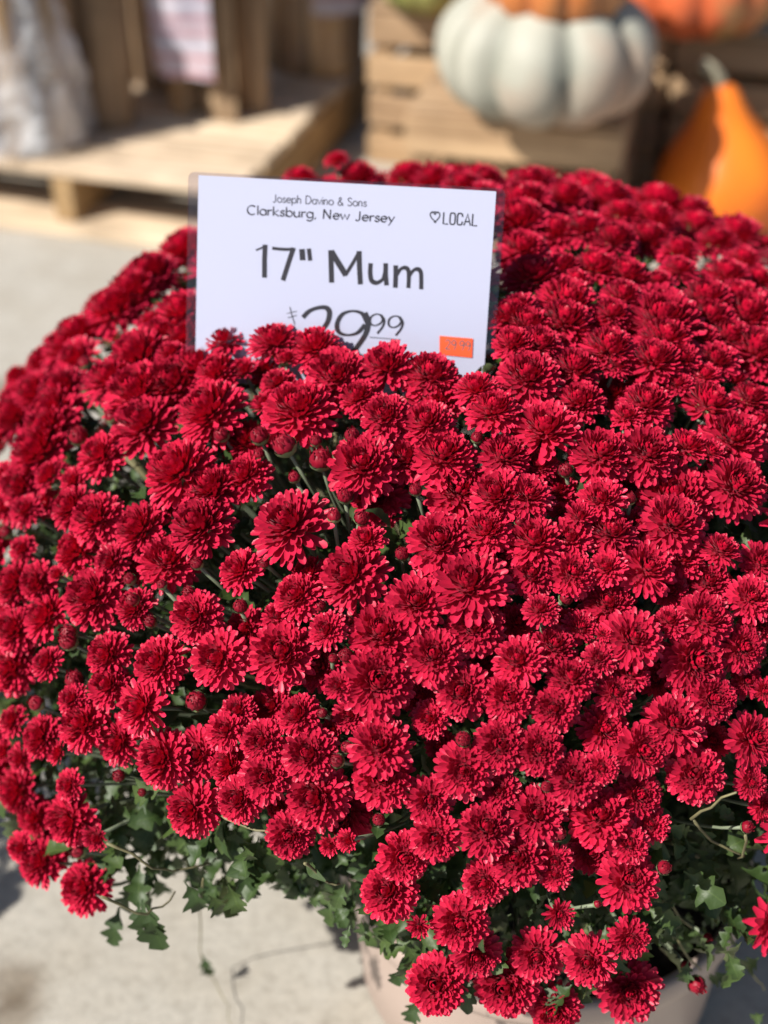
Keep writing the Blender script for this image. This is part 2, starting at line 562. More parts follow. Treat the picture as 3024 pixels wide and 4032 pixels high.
def squash(loc):
    root = empty('pear_squash', loc, (R(-4), R(-5), R(20)))
    tag(root, 'orange pear-shaped squash standing on the ground beside the low crate', 'squash')
    prof = [(r_, z_ * .93) for r_, z_ in [(.004, 0.004), (.05, .0), (.09, .010), (.118, .045), (.128, .09), (.124, .13), (.108, .17), (.083, .205), (.060, .235), (.046, .262), (.038, .285), (.030, .302), (.016, .312), (.004, .315)]]
    # smooth the profile
    pr = []
    for i in range(len(prof) - 1):
        for t in (0, .5):
            a, b = prof[i], prof[i + 1]
            pr.append((a[0] + (b[0] - a[0]) * t, a[1] + (b[1] - a[1]) * t))
    pr.append(prof[-1])
    for _ in range(2):
        pr = [pr[0]] + [tuple((pr[i - 1][k] + 2 * pr[i][k] + pr[i + 1][k]) / 4 for k in (0, 1)) for i in range(1, len(pr) - 1)] + [pr[-1]]
    m = MB()
    def mod(r, z, a):
        return r * (1 + .018 * math.sin(a * 5 + 1) + .012 * math.sin(a * 2)), z + .004 * math.sin(a * 3) * r / .13
    m.lathe(pr, 60, mod=mod)
    V = [(x + .10 * max(0, z - .17) ** 1.2 * -1.2, y, z) for x, y, z in m.V]
    A = [(.5 + .5 * math.sin(5 * math.atan2(v[1], v[0])), 0, 0) for v in V]
    obj('body', mesh('body', V, m.F, M['squash'], True, A), root)
    s = MB()
    s.tube([(-.012, 0, .28), (-.016, 0, .303), (-.028, .004, .32), (-.045, .006, .328)], [.018, .013, .012, .013], 8)
    obj('stem', s.mesh('stem', M['gstem']), root)
sq = on_z(2870, 872, 0)
squash((sq.x - .025, sq.y - .06, 0.0))

# ---- pallet
def pallet(corner, yaw):
    """corner: front right corner on the ground"""
    r = random.Random(5)
    root = empty('wooden_pallet', corner, (0, 0, yaw))
    tag(root, 'pale wooden shipping pallet under the wrapped firewood bundles', 'pallet')
    w, d = 1.10, .80
    zb, hs, zt = .018, .088, .020
    ms = MB(); ms.box((0, 0, 0), (.045, d, hs), .004); ms = ms.mesh('stringer', M['palletv'], False)
    for x in (-.0225, -.36, -.72, -w + .0225):
        obj('stringer', ms, root, (x, d / 2, zb + hs / 2 + .001))
    mbt = MB(); mbt.box((0, 0, 0), (w, .125, zb), .003); mbt = mbt.mesh('bottom_board', M['pallet'], False)
    for y in (.0625 - .03, d / 2, d - .0625):
        obj('bottom_board', mbt, root, (-w / 2, y, zb / 2))
    mt = MB(); mt.box((0, 0, 0), (w, .118, zt), .003); mt = mt.mesh('deck_board', M['pallet'], False)
    for k in range(6):
        o = obj('deck_board', mt, root, (-w / 2 + r.uniform(-.008, .002), .055 + k * .138, zb + hs + zt / 2 + .002))
        o.rotation_euler.z = r.uniform(-.006, .006)
    return root
PC = on_z(940, 742, .128)
PC.z = 0
pallet(PC, R(-17))

# ---- firewood bundles
def plastic(name, tint, dens, rough=.12):
    m, nt, b = new_mat(name)
    L = nt.links
    tc = N(nt, 'ShaderNodeTexCoord')
    no = N(nt, 'ShaderNodeTexNoise', i_Scale=15.0, i_Detail=3.0, i_Distortion=1.4)
    L.new(tc.outputs['Object'], no.inputs['Vector'])
    bp = N(nt, 'ShaderNodeBump', i_Strength=.9, i_Distance=.012)
    L.new(no.outputs[0], bp.inputs['Height'])
    b.inputs['Base Color'].default_value = (*tint, 1)
    b.inputs['Roughness'].default_value = rough
    b.inputs['Specular IOR Level'].default_value = 1.0
    L.new(bp.outputs[0], b.inputs['Normal'])
    tr = N(nt, 'ShaderNodeBsdfTransparent')
    mx = N(nt, 'ShaderNodeMixShader')
    r = ramp(nt, [(.35, (dens * .6,) * 3), (.7, (min(1, dens * 1.5),) * 3)])
    L.new(no.outputs[0], r.inputs[0])
    L.new(r.outputs[0], mx.inputs[0])
    L.new(tr.outputs[0], mx.inputs[1]); L.new(b.outputs[0], mx.inputs[2])
    L.new(mx.outputs[0], nt.nodes['Material Output'].inputs['Surface'])
    return m
M['wrap'] = plastic('clear_wrap', (.75, .75, .78), .07)
M['bag'] = plastic('clear_bag', (.92, .92, .94), .45, .10)

def label_mat():
    m, nt, b = new_mat('printed_wrap')
    L = nt.links
    tc = N(nt, 'ShaderNodeTexCoord')
    wv = N(nt, 'ShaderNodeTexWave', i_Scale=4.2, i_Distortion=2.2, i_Detail=2.0)
    wv.bands_direction = 'Z'
    no = N(nt, 'ShaderNodeTexNoise', i_Scale=12.0, i_Detail=3.0)
    L.new(tc.outputs['Object'], wv.inputs['Vector']); L.new(tc.outputs['Object'], no.inputs['Vector'])
    r = ramp(nt, [(.0, (.62, .60, .66)), (.5, (.55, .44, .47)), (.72, (.48, .11, .14)), (.85, (.60, .52, .56))])
    L.new(wv.outputs[0], r.inputs[0])
    rn = ramp(nt, [(.35, (.55, .55, .62)), (.65, (1.1, 1.1, 1.1))])
    L.new(no.outputs[0], rn.inputs[0])
    c = mixrgb(nt, r.outputs[0], rn.outputs[0], 1.0, 'MULTIPLY')
    L.new(c, b.inputs['Base Color'])
    b.inputs['Roughness'].default_value = .3
    return m
M['label'] = label_mat()

def log_mesh(r, ln):
    """split log standing on end: a wedge with one bark side"""
    a0 = r.uniform(0, 6.28)
    span = r.uniform(1.3, 2.2)
    rad = r.uniform(.055, .075)
    n = 5
    prof = [(0, 0)] + [(rad * math.cos(a0 + span * (k / (n - 1) - .5)), rad * math.sin(a0 + span * (k / (n - 1) - .5))) for k in range(n)]
    cx = sum(p[0] for p in prof) / len(prof); cy = sum(p[1] for p in prof) / len(prof)
    prof = [(x - cx, y - cy) for x, y in prof]
    V, F, mi = [], [], []
    segs = 4
    for j in range(segs + 1):
        z = ln * j / segs
        dx, dy = r.uniform(-.004, .004), r.uniform(-.004, .004)
        for x, y in prof:
            V.append((x + dx + r.uniform(-.002, .002), y + dy + r.uniform(-.002, .002), z))
    m_ = len(prof)
    for j in range(segs):
        for k in range(m_):
            F.append((j * m_ + k, j * m_ + (k + 1) % m_, (j + 1) * m_ + (k + 1) % m_, (j + 1) * m_ + k))
            mi.append(1 if 1 <= k <= m_ - 2 else 0)
    F.append(tuple(range(m_))[::-1]); mi.append(0)
    F.append(tuple(segs * m_ + k for k in range(m_))); mi.append(0)
    return mesh('log', V, F, [M['log'], M['bark']], False, None, mi)

def bundle(loc, rz, seed, label, n=7, rad=.115, hgt=.42, wrap=True, lab=None, bag=False):
    r = random.Random(seed)
    root = empty('firewood_bundle', loc, (0, 0, rz))
    tag(root, label, 'firewood', 'wrapped firewood bundles on the pallet')
    spots = [(0, 0)] + [(.072 * math.cos(6.283 * k / (n - 1) + .3), .072 * math.sin(6.283 * k / (n - 1) + .3)) for k in range(n - 1)]
    for x, y in spots:
        h = hgt * r.uniform(.93, 1.02)
        o = obj('log', log_mesh(r, h), root, (x + r.uniform(-.006, .006), y + r.uniform(-.006, .006), .002))
        o.rotation_euler = (r.uniform(-.03, .03), r.uniform(-.03, .03), r.uniform(0, 6.28))
    def shell(r0, z0, z1, mat, name, a0=0, a1=2 * math.pi, nseg=40, puff=0):
        V, F = [], []
        nz = 30 if bag else 14
        rr_ = random.Random(seed + 5)
        for j in range(nz + 1):
            t = j / nz
            z = z0 + (z1 - z0) * t
            for i in range(nseg + 1):
                a = a0 + (a1 - a0) * i / nseg
                rr = r0 * (1 + .05 * math.sin(a * 6 + seed) + .03 * math.sin(a * 11 + z * 30) + puff * math.sin(a * 9 + z * 22) * .05)
                if bag:
                    rr *= 1.05 + .28 * (1 - t) ** 1.2 - .45 * max(0, t - .35) + .02 * math.sin(z * 60 + a * 3)
                    rr += rr_.uniform(-.004, .004)
                V.append((rr * math.cos(a), rr * math.sin(a), z))
        for j in range(nz):
            for i in range(nseg):
                F.append((j * (nseg + 1) + i, j * (nseg + 1) + i + 1, (j + 1) * (nseg + 1) + i + 1, (j + 1) * (nseg + 1) + i))
        return obj(name, mesh(name, V, F, mat), root)
    if wrap:
        shell(rad * 1.12, .03 if not bag else .008, hgt - .05 if not bag else hgt + .05, M['bag'] if bag else M['wrap'], 'plastic_wrap', puff=1.2 if bag else .5)
    if lab:
        shell(rad * 1.16, lab[2], lab[3], M['label'], 'printed_label', lab[0], lab[1], 24)
    return root

PZ = .1305
def on_pallet(px, py, back=0.0):
    back *= .75
    p = on_z(px, py, PZ)
    return Vector((p.x, p.y + back, PZ))
bundle(on_pallet(40, 615, .12), .3, 21, 'firewood bundle in a glossy loose clear bag, at the left end of the pallet', bag=True, rad=.09)
bundle(on_pallet(310, 545, .14), 1.1, 22, 'firewood bundle of pale split logs beside the glossy clear bag', rad=.115, wrap=False)
bundle(on_pallet(850, 462, .12), .2, 23, 'firewood bundle with a pink and white printed wrap, on the bare half of the pallet', lab=(R(185), R(262), .09, .40), rad=.12, wrap=False, hgt=.52)
bundle(on_pallet(1240, 300, .12), .7, 24, 'shaded firewood bundle with printed wrap next to the slatted crate', lab=(R(230), R(320), .14, .36), rad=.12)
bundle(on_pallet(610, 350, .12), 2.2, 25, 'shaded firewood bundle behind the pale split logs and the printed bundle', rad=.12)
bundle(on_pallet(60, 330, .14), 1.7, 26, 'shaded firewood bundle behind the glossy clear bag', rad=.12)

#PLANT
# sign plane: found from where the card's upper corners stand, leaning back 23 degrees, its right side a little nearer
SG_W = .2190
SGS = 5452.0                       # picture pixels per metre on the card
sg_yaw, sg_lean = R(8.0), R(21)
su = Vector((math.cos(sg_yaw), -math.sin(sg_yaw), 0))
sback = Vector((math.sin(sg_yaw), math.cos(sg_yaw), 0))
sv = (Vector((0, 0, 1)) * math.cos(sg_lean) + sback * math.sin(sg_lean)).normalized()
snrm = su.cross(sv)                     # towards the viewer
TL = CO + ray(782, 690) * (FPX / SGS * 1.018 / ray(782, 690).dot(C_F))
sign_rot = Matrix((su, sv, snrm)).transposed()
SG_H = .152
base = TL - sv * SG_H + su * SG_W / 2
SG_P, SG_N = TL.copy(), snrm.copy()
# ------------------------------------------------------------------ the chrysanthemum
DC = Vector((.078, 1.061, .311))
DR = (.470, .449, .345)           # dome half axes up to the flower heads
DLOW = .17                        # the dome tucks in below its widest line
POT = Vector((.142, .868, 0))

def dome_f(p, k=1.0):
    v = p - DC
    hz = DR[2] if v.z > 0 else DLOW
    return math.sqrt((v.x / DR[0]) ** 2 + (v.y / DR[1]) ** 2 + (v.z / hz) ** 2)

def dome_n(p):
    v = p - DC
    hz = DR[2] if v.z > 0 else DLOW * 1.6
    return Vector((v.x / DR[0] ** 2, v.y / DR[1] ** 2, v.z / hz ** 2)).normalized()

def dome_hit(px, py, off=0.0):
    """where the line of sight through a picture point meets the dome of flower heads (or passes closest to it)"""
    d = ray(px, py)
    ts = np.linspace(.6, 1.7, 551)
    best, bt = 9, None
    for t in ts:
        f = dome_f(CO + d * t)
        if f <= 1.0:
            return CO + d * (t + off)
        if f < best:
            best, bt = f, t
    return CO + d * (bt + off)

# picture x, y, width of each flower head in the photograph, layer (0 proud, 1 half covered, 2 deep)
FL = [
(723,963,200,0),(588,1059,190,0),(511,1131,200,0),(434,1199,200,0),(299,1300,190,0),(251,1353,190,0),(289,1401,170,1),(159,1416,150,0),
(53,1469,90,0),(77,1507,170,0),(125,1536,180,0),(227,1522,200,0),(714,1209,210,0),(598,1252,110,0),(632,1300,170,0),(530,1387,240,0),
(714,1315,200,1),(424,1479,220,0),(535,1532,280,0),(675,1493,250,1),(193,1614,230,0),(48,1623,200,0),(555,1655,260,0),(810,1600,260,0),
(169,1676,220,0),(48,1575,180,1),(665,1382,120,0),(771,1430,200,1),
(877,1325,150,0),(1075,1330,190,0),(1234,1350,180,0),(848,1451,170,0),(959,1451,100,1),(1123,1407,90,0),(1321,1465,220,0),(1514,1427,210,0),
(1171,1595,270,0),(1412,1552,150,0),(1514,1629,180,0),(1427,1822,250,0),(1089,1499,130,1),(1036,1586,100,1),(959,1861,180,0),(824,1910,220,0),
(1600,1790,200,1),(1041,1441,150,2),(959,1720,180,2),(1485,1952,200,2),
(1700,1462,210,0),(1872,1518,165,0),(1706,1562,220,1),(1947,1600,190,0),(2082,1470,230,0),(2265,1436,190,0),(2280,1566,180,0),(2150,1673,250,0),
(1682,1653,190,0),(1749,1779,230,0),(1995,1783,190,0),(1812,1923,230,1),(1952,1938,210,0),(2087,1943,180,0),(2375,1772,215,0),(2121,1822,150,1),
(2368,1957,175,0),(2400,1355,200,0),(2010,1499,130,2),(2188,1923,170,2),(2020,1340,150,0),(2130,1345,180,0),(2082,1263,180,0),(2227,1248,200,0),(2299,1320,150,1),(2000,1229,150,0),
(2610,1248,280,0),(2803,1239,180,0),(2947,1224,220,0),(2624,1320,200,0),(2764,1316,130,0),(2875,1311,170,0),(2986,1364,230,0),(2431,1427,120,0),
(2581,1402,200,0),(2687,1407,150,0),(2822,1407,170,0),(2778,1470,130,0),(2672,1504,110,0),(2571,1475,190,1),(2552,1576,190,0),(2470,1629,120,0),
(2803,1576,220,0),(2962,1557,150,0),(2894,1711,240,0),(2995,1648,160,1),(2711,1745,170,0),(2803,1774,95,0),(2557,1774,220,0),(2658,1947,270,1),
(2914,1904,230,0),(2412,1537,150,2),(2484,1894,130,2),(2764,1885,130,2),(2369,1272,130,1),(2894,1489,100,1),
(2088,709,170,0),(2059,781,200,0),(2045,849,200,0),(2228,762,160,0),(2319,733,200,0),(2392,772,200,0),(2300,887,170,0),(2421,926,160,0),(2445,825,130,0),
(2059,969,170,0),(2098,1066,190,0),(2213,1037,130,0),(2271,1095,110,0),(2348,1037,160,0),(2469,1066,170,0),(2594,1100,110,0),(2454,1153,140,0),(2237,1172,210,0),
(2040,1201,150,0),(2411,1225,140,0),(2599,1191,200,0),(2570,849,180,0),(2599,781,200,0),(1919,695,110,0),(2189,897,150,2),(2551,926,170,2),(2199,1095,120,2),
(2721,816,150,0),(2746,874,150,0),(2905,902,190,0),(2677,975,130,0),(2677,1051,130,0),(2930,1011,130,0),(2865,1069,170,0),(2988,1091,120,0),(3017,953,80,0),
(2786,1167,200,0),(2912,1160,180,0),(2988,1196,170,0),(2822,939,150,2),
(1324,621,85,0),(1409,684,150,0),(1611,684,160,0),(1704,693,160,0),(1890,684,140,0),(1181,690,120,0),(1822,718,150,0),
(135,1763,240,0),(386,1782,190,0),(685,1835,270,0),(183,1864,130,0),(72,1907,180,0),(280,1888,110,0),(96,2004,130,0),(169,1975,120,1),(270,1989,170,0),
(366,2028,200,0),(535,2071,210,0),(656,1980,130,1),(772,2053,235,0),(285,2158,180,1),(82,2158,110,0),(429,2206,140,0),(661,2197,210,0),(347,2341,230,0),
(135,2293,150,0),(43,2293,170,0),(164,2418,190,0),(43,2472,180,0),(516,2385,150,0),(760,2424,190,0),(545,2230,150,2),(222,2259,70,0),(29,2399,140,1),(10,1870,130,0),(10,1990,120,1),
(1129,2050,290,0),(936,2238,170,0),(1370,2257,250,0),(1438,2117,140,0),(1163,2339,180,0),(1211,2247,140,1),(1095,2421,120,1),(1105,2561,240,0),(1283,2474,140,0),
(849,2590,220,0),(960,2474,150,2),(1254,2623,160,2),(1332,2698,110,0),(1505,2480,250,0),(1490,2680,260,0),
(1731,2122,240,0),(1915,2078,180,0),(2103,2117,210,0),(2243,2112,170,0),(1847,2286,280,0),(2098,2252,170,0),(2258,2250,170,0),(1640,2363,230,0),(1866,2464,210,0),
(2127,2392,130,0),(1707,2575,210,0),(2185,2537,170,0),(2040,2590,190,0),(2252,2662,170,0),(1900,2604,120,2),(1977,2194,130,1),(2040,2445,150,2),(2243,2455,140,2),(2204,2016,80,1),(2284,2028,110,0),
(2412,2088,180,0),(2658,2050,230,0),(2513,2054,130,1),(2846,2156,150,0),(2557,2228,210,0),(2687,2189,170,1),(2388,2228,140,0),(2648,2320,130,1),(2793,2286,160,1),(2393,2368,190,1),
(2783,2426,200,0),(2639,2440,125,0),(2962,2348,170,0),(3005,2209,160,0),(2499,2508,220,0),(2750,2599,240,0),(2933,2551,170,0),(2359,2590,125,0),(2489,2648,130,0),(2292,2465,130,1),
(2374,2498,60,0),(2947,2680,120,1),(2585,2672,130,2),(2995,2455,150,1),
(30,2630,190,0),(174,2606,130,0),(410,2572,170,0),(420,2693,160,0),(612,2606,200,0),(275,2751,120,0),(313,2847,190,0),(540,2785,210,0),(145,2900,160,0),(453,2924,180,1),
(622,2987,210,0),(39,2833,120,0),(68,2987,110,0),(222,2963,90,0),(265,3093,115,0),(48,3117,170,0),(125,3219,140,0),(260,3240,190,0),(740,3190,200,0),(376,3300,100,0),(770,2970,190,1),(10,2958,90,0),
(883,2870,150,0),(931,2793,130,1),(1168,2807,160,0),(1062,2778,160,2),(1028,2918,160,0),(1211,2966,200,0),(888,3015,160,1),(1042,3058,185,0),(931,3145,170,0),(1235,3140,230,0),
(1139,3294,170,0),(1090,3178,120,2),(1346,3212,220,2),(1365,3309,85,0),(1298,3328,80,0),(1312,2870,90,1),(1375,2812,130,1),(1495,2930,220,0),(1505,3060,220,0),
(1818,2720,200,0),(2006,2740,180,0),(2180,2788,165,0),(1688,2827,140,1),(1972,2933,190,0),(2127,2952,180,0),(1823,3034,210,0),(1963,3111,150,1),(1693,3154,170,0),(1712,3299,180,0),
(1915,3256,200,0),(2112,3203,210,0),(2262,3058,190,0),(1727,2937,120,2),(1591,3380,180,0),(2032,3380,200,0),(2185,3391,130,0),(2362,3208,220,0),(1654,2745,130,2),
(2426,2725,150,0),(2817,2749,170,0),(2658,2841,220,0),(2388,2870,190,1),(2537,2957,190,0),(2735,3048,200,0),(2976,2909,200,0),(2369,3024,120,0),(2523,3130,170,1),(2807,2913,140,2),
(2480,3322,140,0),(2566,3246,130,1),(2962,3082,120,0),(2330,3352,160,2),(3015,2720,100,0),(3010,3179,110,1),
(319,3493,190,0),(146,3392,170,0),(73,3338,110,0),(182,3347,150,1),
(1904,3479,160,0),(2187,3443,115,0),(2483,3465,220,0),(1520,3510,200,0),(1813,3639,200,0),(1649,3648,90,0),(2205,3602,110,0),(1713,3876,210,0),(1877,3766,180,1),
(2114,3766,190,1),(2314,3785,190,0),(2483,3702,150,0),(1986,3885,230,0),(2478,3903,230,0),(2187,3985,180,0),
]
# buds: x, y, width
BD = [(872,1711,62),(1022,1716,75),(1019,1788,48),(1121,1755,92),(1244,1735,50),(1263,1810,92),(1159,1880,48),(1386,1716,62),(1359,1952,66),(1877,1723,48),(2126,1562,55),
(1636,1928,52),(2227,1851,60),(511,2281,50),(521,2361,55),(637,2303,42),(593,2447,52),(743,2332,55),(24,2095,50),(270,2491,70),(309,1715,80),(1315,2033,55),(1423,2040,60),
(1040,2216,45),(946,2387,58),(1259,2387,52),(1368,2442,42),(1361,2580,60),(1312,2592,40),(775,2218,52),(1582,2180,58),(2228,2356,56),(2045,2054,40),(2480,1963,50),(2374,2498,55),
(270,2524,75),(294,2678,76),(145,2770,62),(468,3055,52),(772,2760,84),(1365,2942,50),(1327,2995,58),(1491,3227,52),(1269,2807,42),(1823,2909,64),(2199,3280,64),(2151,3097,45),
(2942,3256,52),(2615,3415,58),(310,3350,60),(335,1430,52),(415,1570,60),(440,1640,55),(335,1530,40),(560,3120,35),(2743,3876,70),(2700,3800,40),(2785,3690,36),(2350,3560,30),(1940,3560,28)]

def petal_strip(L, W, r0, z0, az, el0, curl, cup, roll=0.0, ns=5, simple_=False):
    """one strap petal: three columns, slightly channelled, rounded tip"""
    if simple_:
        S = (0, .55, 1.0); WF = (.45, 1.0, .35)
    elif ns == 4:
        S = (0, .35, .75, 1.0); WF = (.4, .8, 1.0, .32)
    else:
        S = (0, .28, .55, .77, .94, 1.0); WF = (.36, .66, .96, 1.0, .78, .30)
    ca, sa = math.cos(az), math.sin(az)
    V = []
    x, z = r0, z0
    ps = 0
    for s, wf in zip(S, WF):
        el = el0 + curl * s * s
        ds = (s - ps) * L
        x += math.cos(el) * ds
        z += math.sin(el) * ds
        ps = s
        w = W * wf * .5
        # channel: the middle lies lower than the rims (towards the back of the petal)
        nx, nz = -math.sin(el), math.cos(el)
        c = cup * w
        for side in (-1, 0, 1):
            px_ = x + (0 if side == 0 else nx * c)
            pz_ = z + (0 if side == 0 else nz * c) + side * roll * w
            py_ = side * w
            V.append((px_ * ca - py_ * sa, px_ * sa + py_ * ca, pz_))
    F = []
    for i in range(len(S) - 1):
        for k in range(2):
            F.append((i * 3 + k, (i + 1) * 3 + k, (i + 1) * 3 + k + 1, i * 3 + k + 1)[::-1])
    return V, F, [(s,) for s in S for _ in range(3)]

def flower_mesh(seed, n, kind, name='flower', low=False):
    """unit radius flower head facing +Z. kind: 'full', 'mid', 'cup'"""
    r = random.Random(seed)
    m = MB()
    tilt = r.uniform(-.12, .12)
    GA = 2.39996
    for i in range(n):
        t = i / n                       # 0 outermost .. 1 heart
        az = i * GA + r.uniform(-.16, .16)
        if kind == 'full':
            el = R(-34 + 88 * t ** .95) + r.uniform(-.09, .09)
            L = (1.0 - .46 * t ** 1.3) * r.uniform(.93, 1.04)
            W = .175 - .055 * t
            curl = R(26 + 44 * t) * r.uniform(.3, 1.35)
            z0 = -.06 + .20 * t
        elif kind == 'mid':
            el = R(-20 + 84 * t ** .92) + r.uniform(-.10, .10)
            L = (1.0 - .54 * t ** 1.1) * r.uniform(.92, 1.04)
            W = .175 - .055 * t
            curl = R(20 + 46 * t) * r.uniform(.3, 1.35)
            z0 = -.04 + .16 * t
        else:
            el = R(12 + 62 * t ** .8) + r.uniform(-.12, .12)
            L = (1.08 - .48 * t) * r.uniform(.9, 1.05)
            W = .17 - .05 * t
            curl = R(18 + 30 * t) * r.uniform(.4, 1.3)
            z0 = -.05 + .12 * t
        if r.random() < .035:
            el += r.uniform(-.3, .3)
        r0 = .16 * (1 - t) + .015
        V, F, A = petal_strip(L - r0, W * r.uniform(.85, 1.15), r0, z0, az, el, curl, r.uniform(.25, .75), r.uniform(-.25, .25), simple_=low)
        b = r.random()
        m.add(V, F, [(t, a[0], b) for a in A])
    # sink of the head, so that no gap shows between the petals
    k = 10
    V = [(.24 * math.cos(6.283 * q / k), .24 * math.sin(6.283 * q / k), -.04) for q in range(k)] + [(0, 0, .16), (0, 0, -.16)]
    F = [(q, (q + 1) % k, k) for q in range(k)] + [((q + 1) % k, q, k + 1) for q in range(k)]
    m.add(V, F, [(1, 0, .3)] * len(V))
    return mesh(name, m.V, m.F, M['petal'], True, m.A)

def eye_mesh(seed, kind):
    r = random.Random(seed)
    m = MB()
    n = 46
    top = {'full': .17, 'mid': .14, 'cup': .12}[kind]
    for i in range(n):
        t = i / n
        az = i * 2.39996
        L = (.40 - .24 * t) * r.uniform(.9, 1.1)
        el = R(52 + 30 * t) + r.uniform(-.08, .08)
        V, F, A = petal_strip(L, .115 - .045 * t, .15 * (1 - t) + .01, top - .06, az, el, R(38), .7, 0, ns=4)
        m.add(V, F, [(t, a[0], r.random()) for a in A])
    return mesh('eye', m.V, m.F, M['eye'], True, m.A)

VAR = {'full': [], 'mid': [], 'cup': []}
for kind, cnt, n in (('full', 8, 250), ('mid', 8, 190), ('cup', 6, 120)):
    for q in range(cnt):
        VAR[kind].append((flower_mesh(100 + q + len(kind) * 31, n + rnd.randint(-10, 10), kind), eye_mesh(300 + q, kind)))

def bud_mesh(seed, open_=False):
    """closed bud of unit radius: overlapping petals curving to the tip"""
    r = random.Random(seed)
    m = MB()
    prof = [(.35, -.75), (.80, -.45), (1.0, .0), (.93, .45), (.66, .85), (.30, 1.02), (.05, .88)]
    n = 24
    V, F, A = [], [], []
    for j, (rr, z) in enumerate(prof):
        for k in range(n):
            a = 6.283 * k / n + .22 * j / 6 * (1 if seed % 2 else -1)
            g = (1.0 if k % 2 else .86)
            gg = 1 - (1 - g) * (1.2 if j > 2 else .7)
            V.append((rr * gg * math.cos(a), rr * gg * math.sin(a), z * (1 if j < 4 else gg)))
            A.append((.2 + .5 * j / 6, j / 6, r.random()))
    for j in range(len(prof) - 1):
        for k in range(n):
            F.append((j * n + k, j * n + (k + 1) % n, (j + 1) * n + (k + 1) % n, (j + 1) * n + k))
    m.add(V, F, A)
    for i in range(26 if open_ else 14):
        az = i * 2.39996
        t = i / 26
        V, F, A = petal_strip(.75 + .3 * (1 - t), .34, .82 * (1 - t * .8), .15 + .2 * t, az, R(70 + 22 * t), R(40), .6, 0, ns=4)
        m.add(V, F, [(.3 + .5 * t, a[0], r.random()) for a in A])
    return mesh('bud', m.V, m.F, M['bud'], True, m.A)
BUDV = [bud_mesh(k, k % 2 == 1) for k in range(6)]

def cal_mesh(depth):
    """green cup of scales under a head, unit radius"""
    m = MB()
    for ring, (n, r0, L, el) in enumerate(((9, .1, .55, 38), (9, .08, .42, 25))):
        for i in range(n):
            V, F, A = petal_strip(L, .24, r0, -.36 - .06 * ring + depth, 6.283 * i / n + ring * .35, R(el), R(30), -.4, 0, ns=4)
            m.add(V, F)
    return m
_c = cal_mesh(0)
CALYX = mesh('calyx', _c.V, _c.F, M['calyx'])
_b = MB()
_b.lathe([(.10, -1.02), (.45, -.98), (.80, -.72), (.98, -.38), (1.06, -.02)], 12, mod=lambda r, z, a: (r * (1.03 + .03 * math.cos(a * 6)), z + (.12 * math.cos(a * 6) if z > -.1 else 0)))
BUDCAL = mesh('calyx', _b.V, _b.F, M['calyx'])

plant = empty('chrysanthemum_plant', (POT.x, POT.y, 0))
tag(plant, 'large dome-shaped chrysanthemum covered in crimson flowers, the price sign stuck in it', 'potted plant')
PINV = Vector((-POT.x, -POT.y, 0))
CROWN = Vector((POT.x - .03, POT.y + .09, .20))

def frame(n, spin):
    q = Vector((0, 0, 1)).rotation_difference(n)
    return (q @ Quaternion((0, 0, 1), spin))

def bez(p0, t0, p1, t1, n):
    return [p0 * (1 - s) ** 3 + (p0 + t0) * 3 * s * (1 - s) ** 2 + (p1 + t1) * 3 * s * s * (1 - s) + p1 * s ** 3 for s in [k / n for k in range(n + 1)]]

def stem_obj(p, n, r0, parent_obj, parent_mat):
    tgt = CROWN + (p - CROWN) * rnd.uniform(.50, .66) + Vector((rnd.uniform(-.02, .02), rnd.uniform(-.02, .02), rnd.uniform(-.02, .01)))
    ln = (p - tgt).length
    pts = bez(p, -n * ln * .35, tgt, (p - tgt) * .35, 6)
    m = MB()
    inv = parent_mat.inverted()
    sc = parent_mat.to_scale()[0]
    m.tube([inv @ q for q in pts], [r0 / sc * f for f in (1.25, .95, .9, .95, 1.0, 1.1, 1.2)], 5)
    return obj('stem', m.mesh('stem', M['stem']), parent_obj)

placed = []
def face_dir(p, j=.16):
    n = dome_n(p)
    if n.z < .15:
        n.z = .15
    v = n * .68 + Vector((0, 0, .25)) + S_DIR * .17 + Vector((rnd.gauss(0, j), rnd.gauss(0, j), rnd.gauss(0, j * .7)))
    return v.normalized()

def add_flower(p, n, rad, kind=None):
    if kind is None:
        dia = rad * 2
        kind = 'full' if dia > .034 else ('mid' if dia > .0245 else 'cup')
        if kind == 'full' and rnd.random() < .3: kind = 'mid'
    me, ee = VAR[kind][rnd.randrange(len(VAR[kind]))]
    q = frame(n, rnd.uniform(0, 6.283))
    o = obj('flower', me, plant)
    o.rotation_mode = 'QUATERNION'
    o.rotation_quaternion = q
    o.scale = (rad,) * 3
    o.location = p + PINV
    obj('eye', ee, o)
    mat = Matrix.Translation(p) @ q.to_matrix().to_4x4() @ Matrix.Diagonal((rad, rad, rad, 1))
    obj('calyx', CALYX, o)
    stem_obj(p - n * rad * .30, n, .0016 if rad > .016 else .0013, o, mat)
    return o

for (x, y, d, lay) in FL:
    off = {0: rnd.uniform(-.006, .006), 1: rnd.uniform(.012, .020), 2: rnd.uniform(.028, .040)}[lay]
    if y < 1250: off *= .5
    p = dome_hit(x, y, off)
    dist = (p - CO).dot(C_F)
    rad = d / FPX * dist / 2 * 1.29
    n = face_dir(p)
    if y < 1420:
        k_ = min(1, (1420 - y) / 250)
        n = (n + Vector((0, 0, .75 * k_))).normalized()
        rad *= 1 + .09 * k_
    if rad * 2 < .026:
        n = (dome_n(p) * .8 + Vector((0, 0, .3)) + S_DIR * .15 + Vector((rnd.gauss(0, .2), rnd.gauss(0, .2), 0))).normalized()
    p = p - n * rad * .22
    placed.append((x, y, d, p.copy()))
    add_flower(p, n, rad)

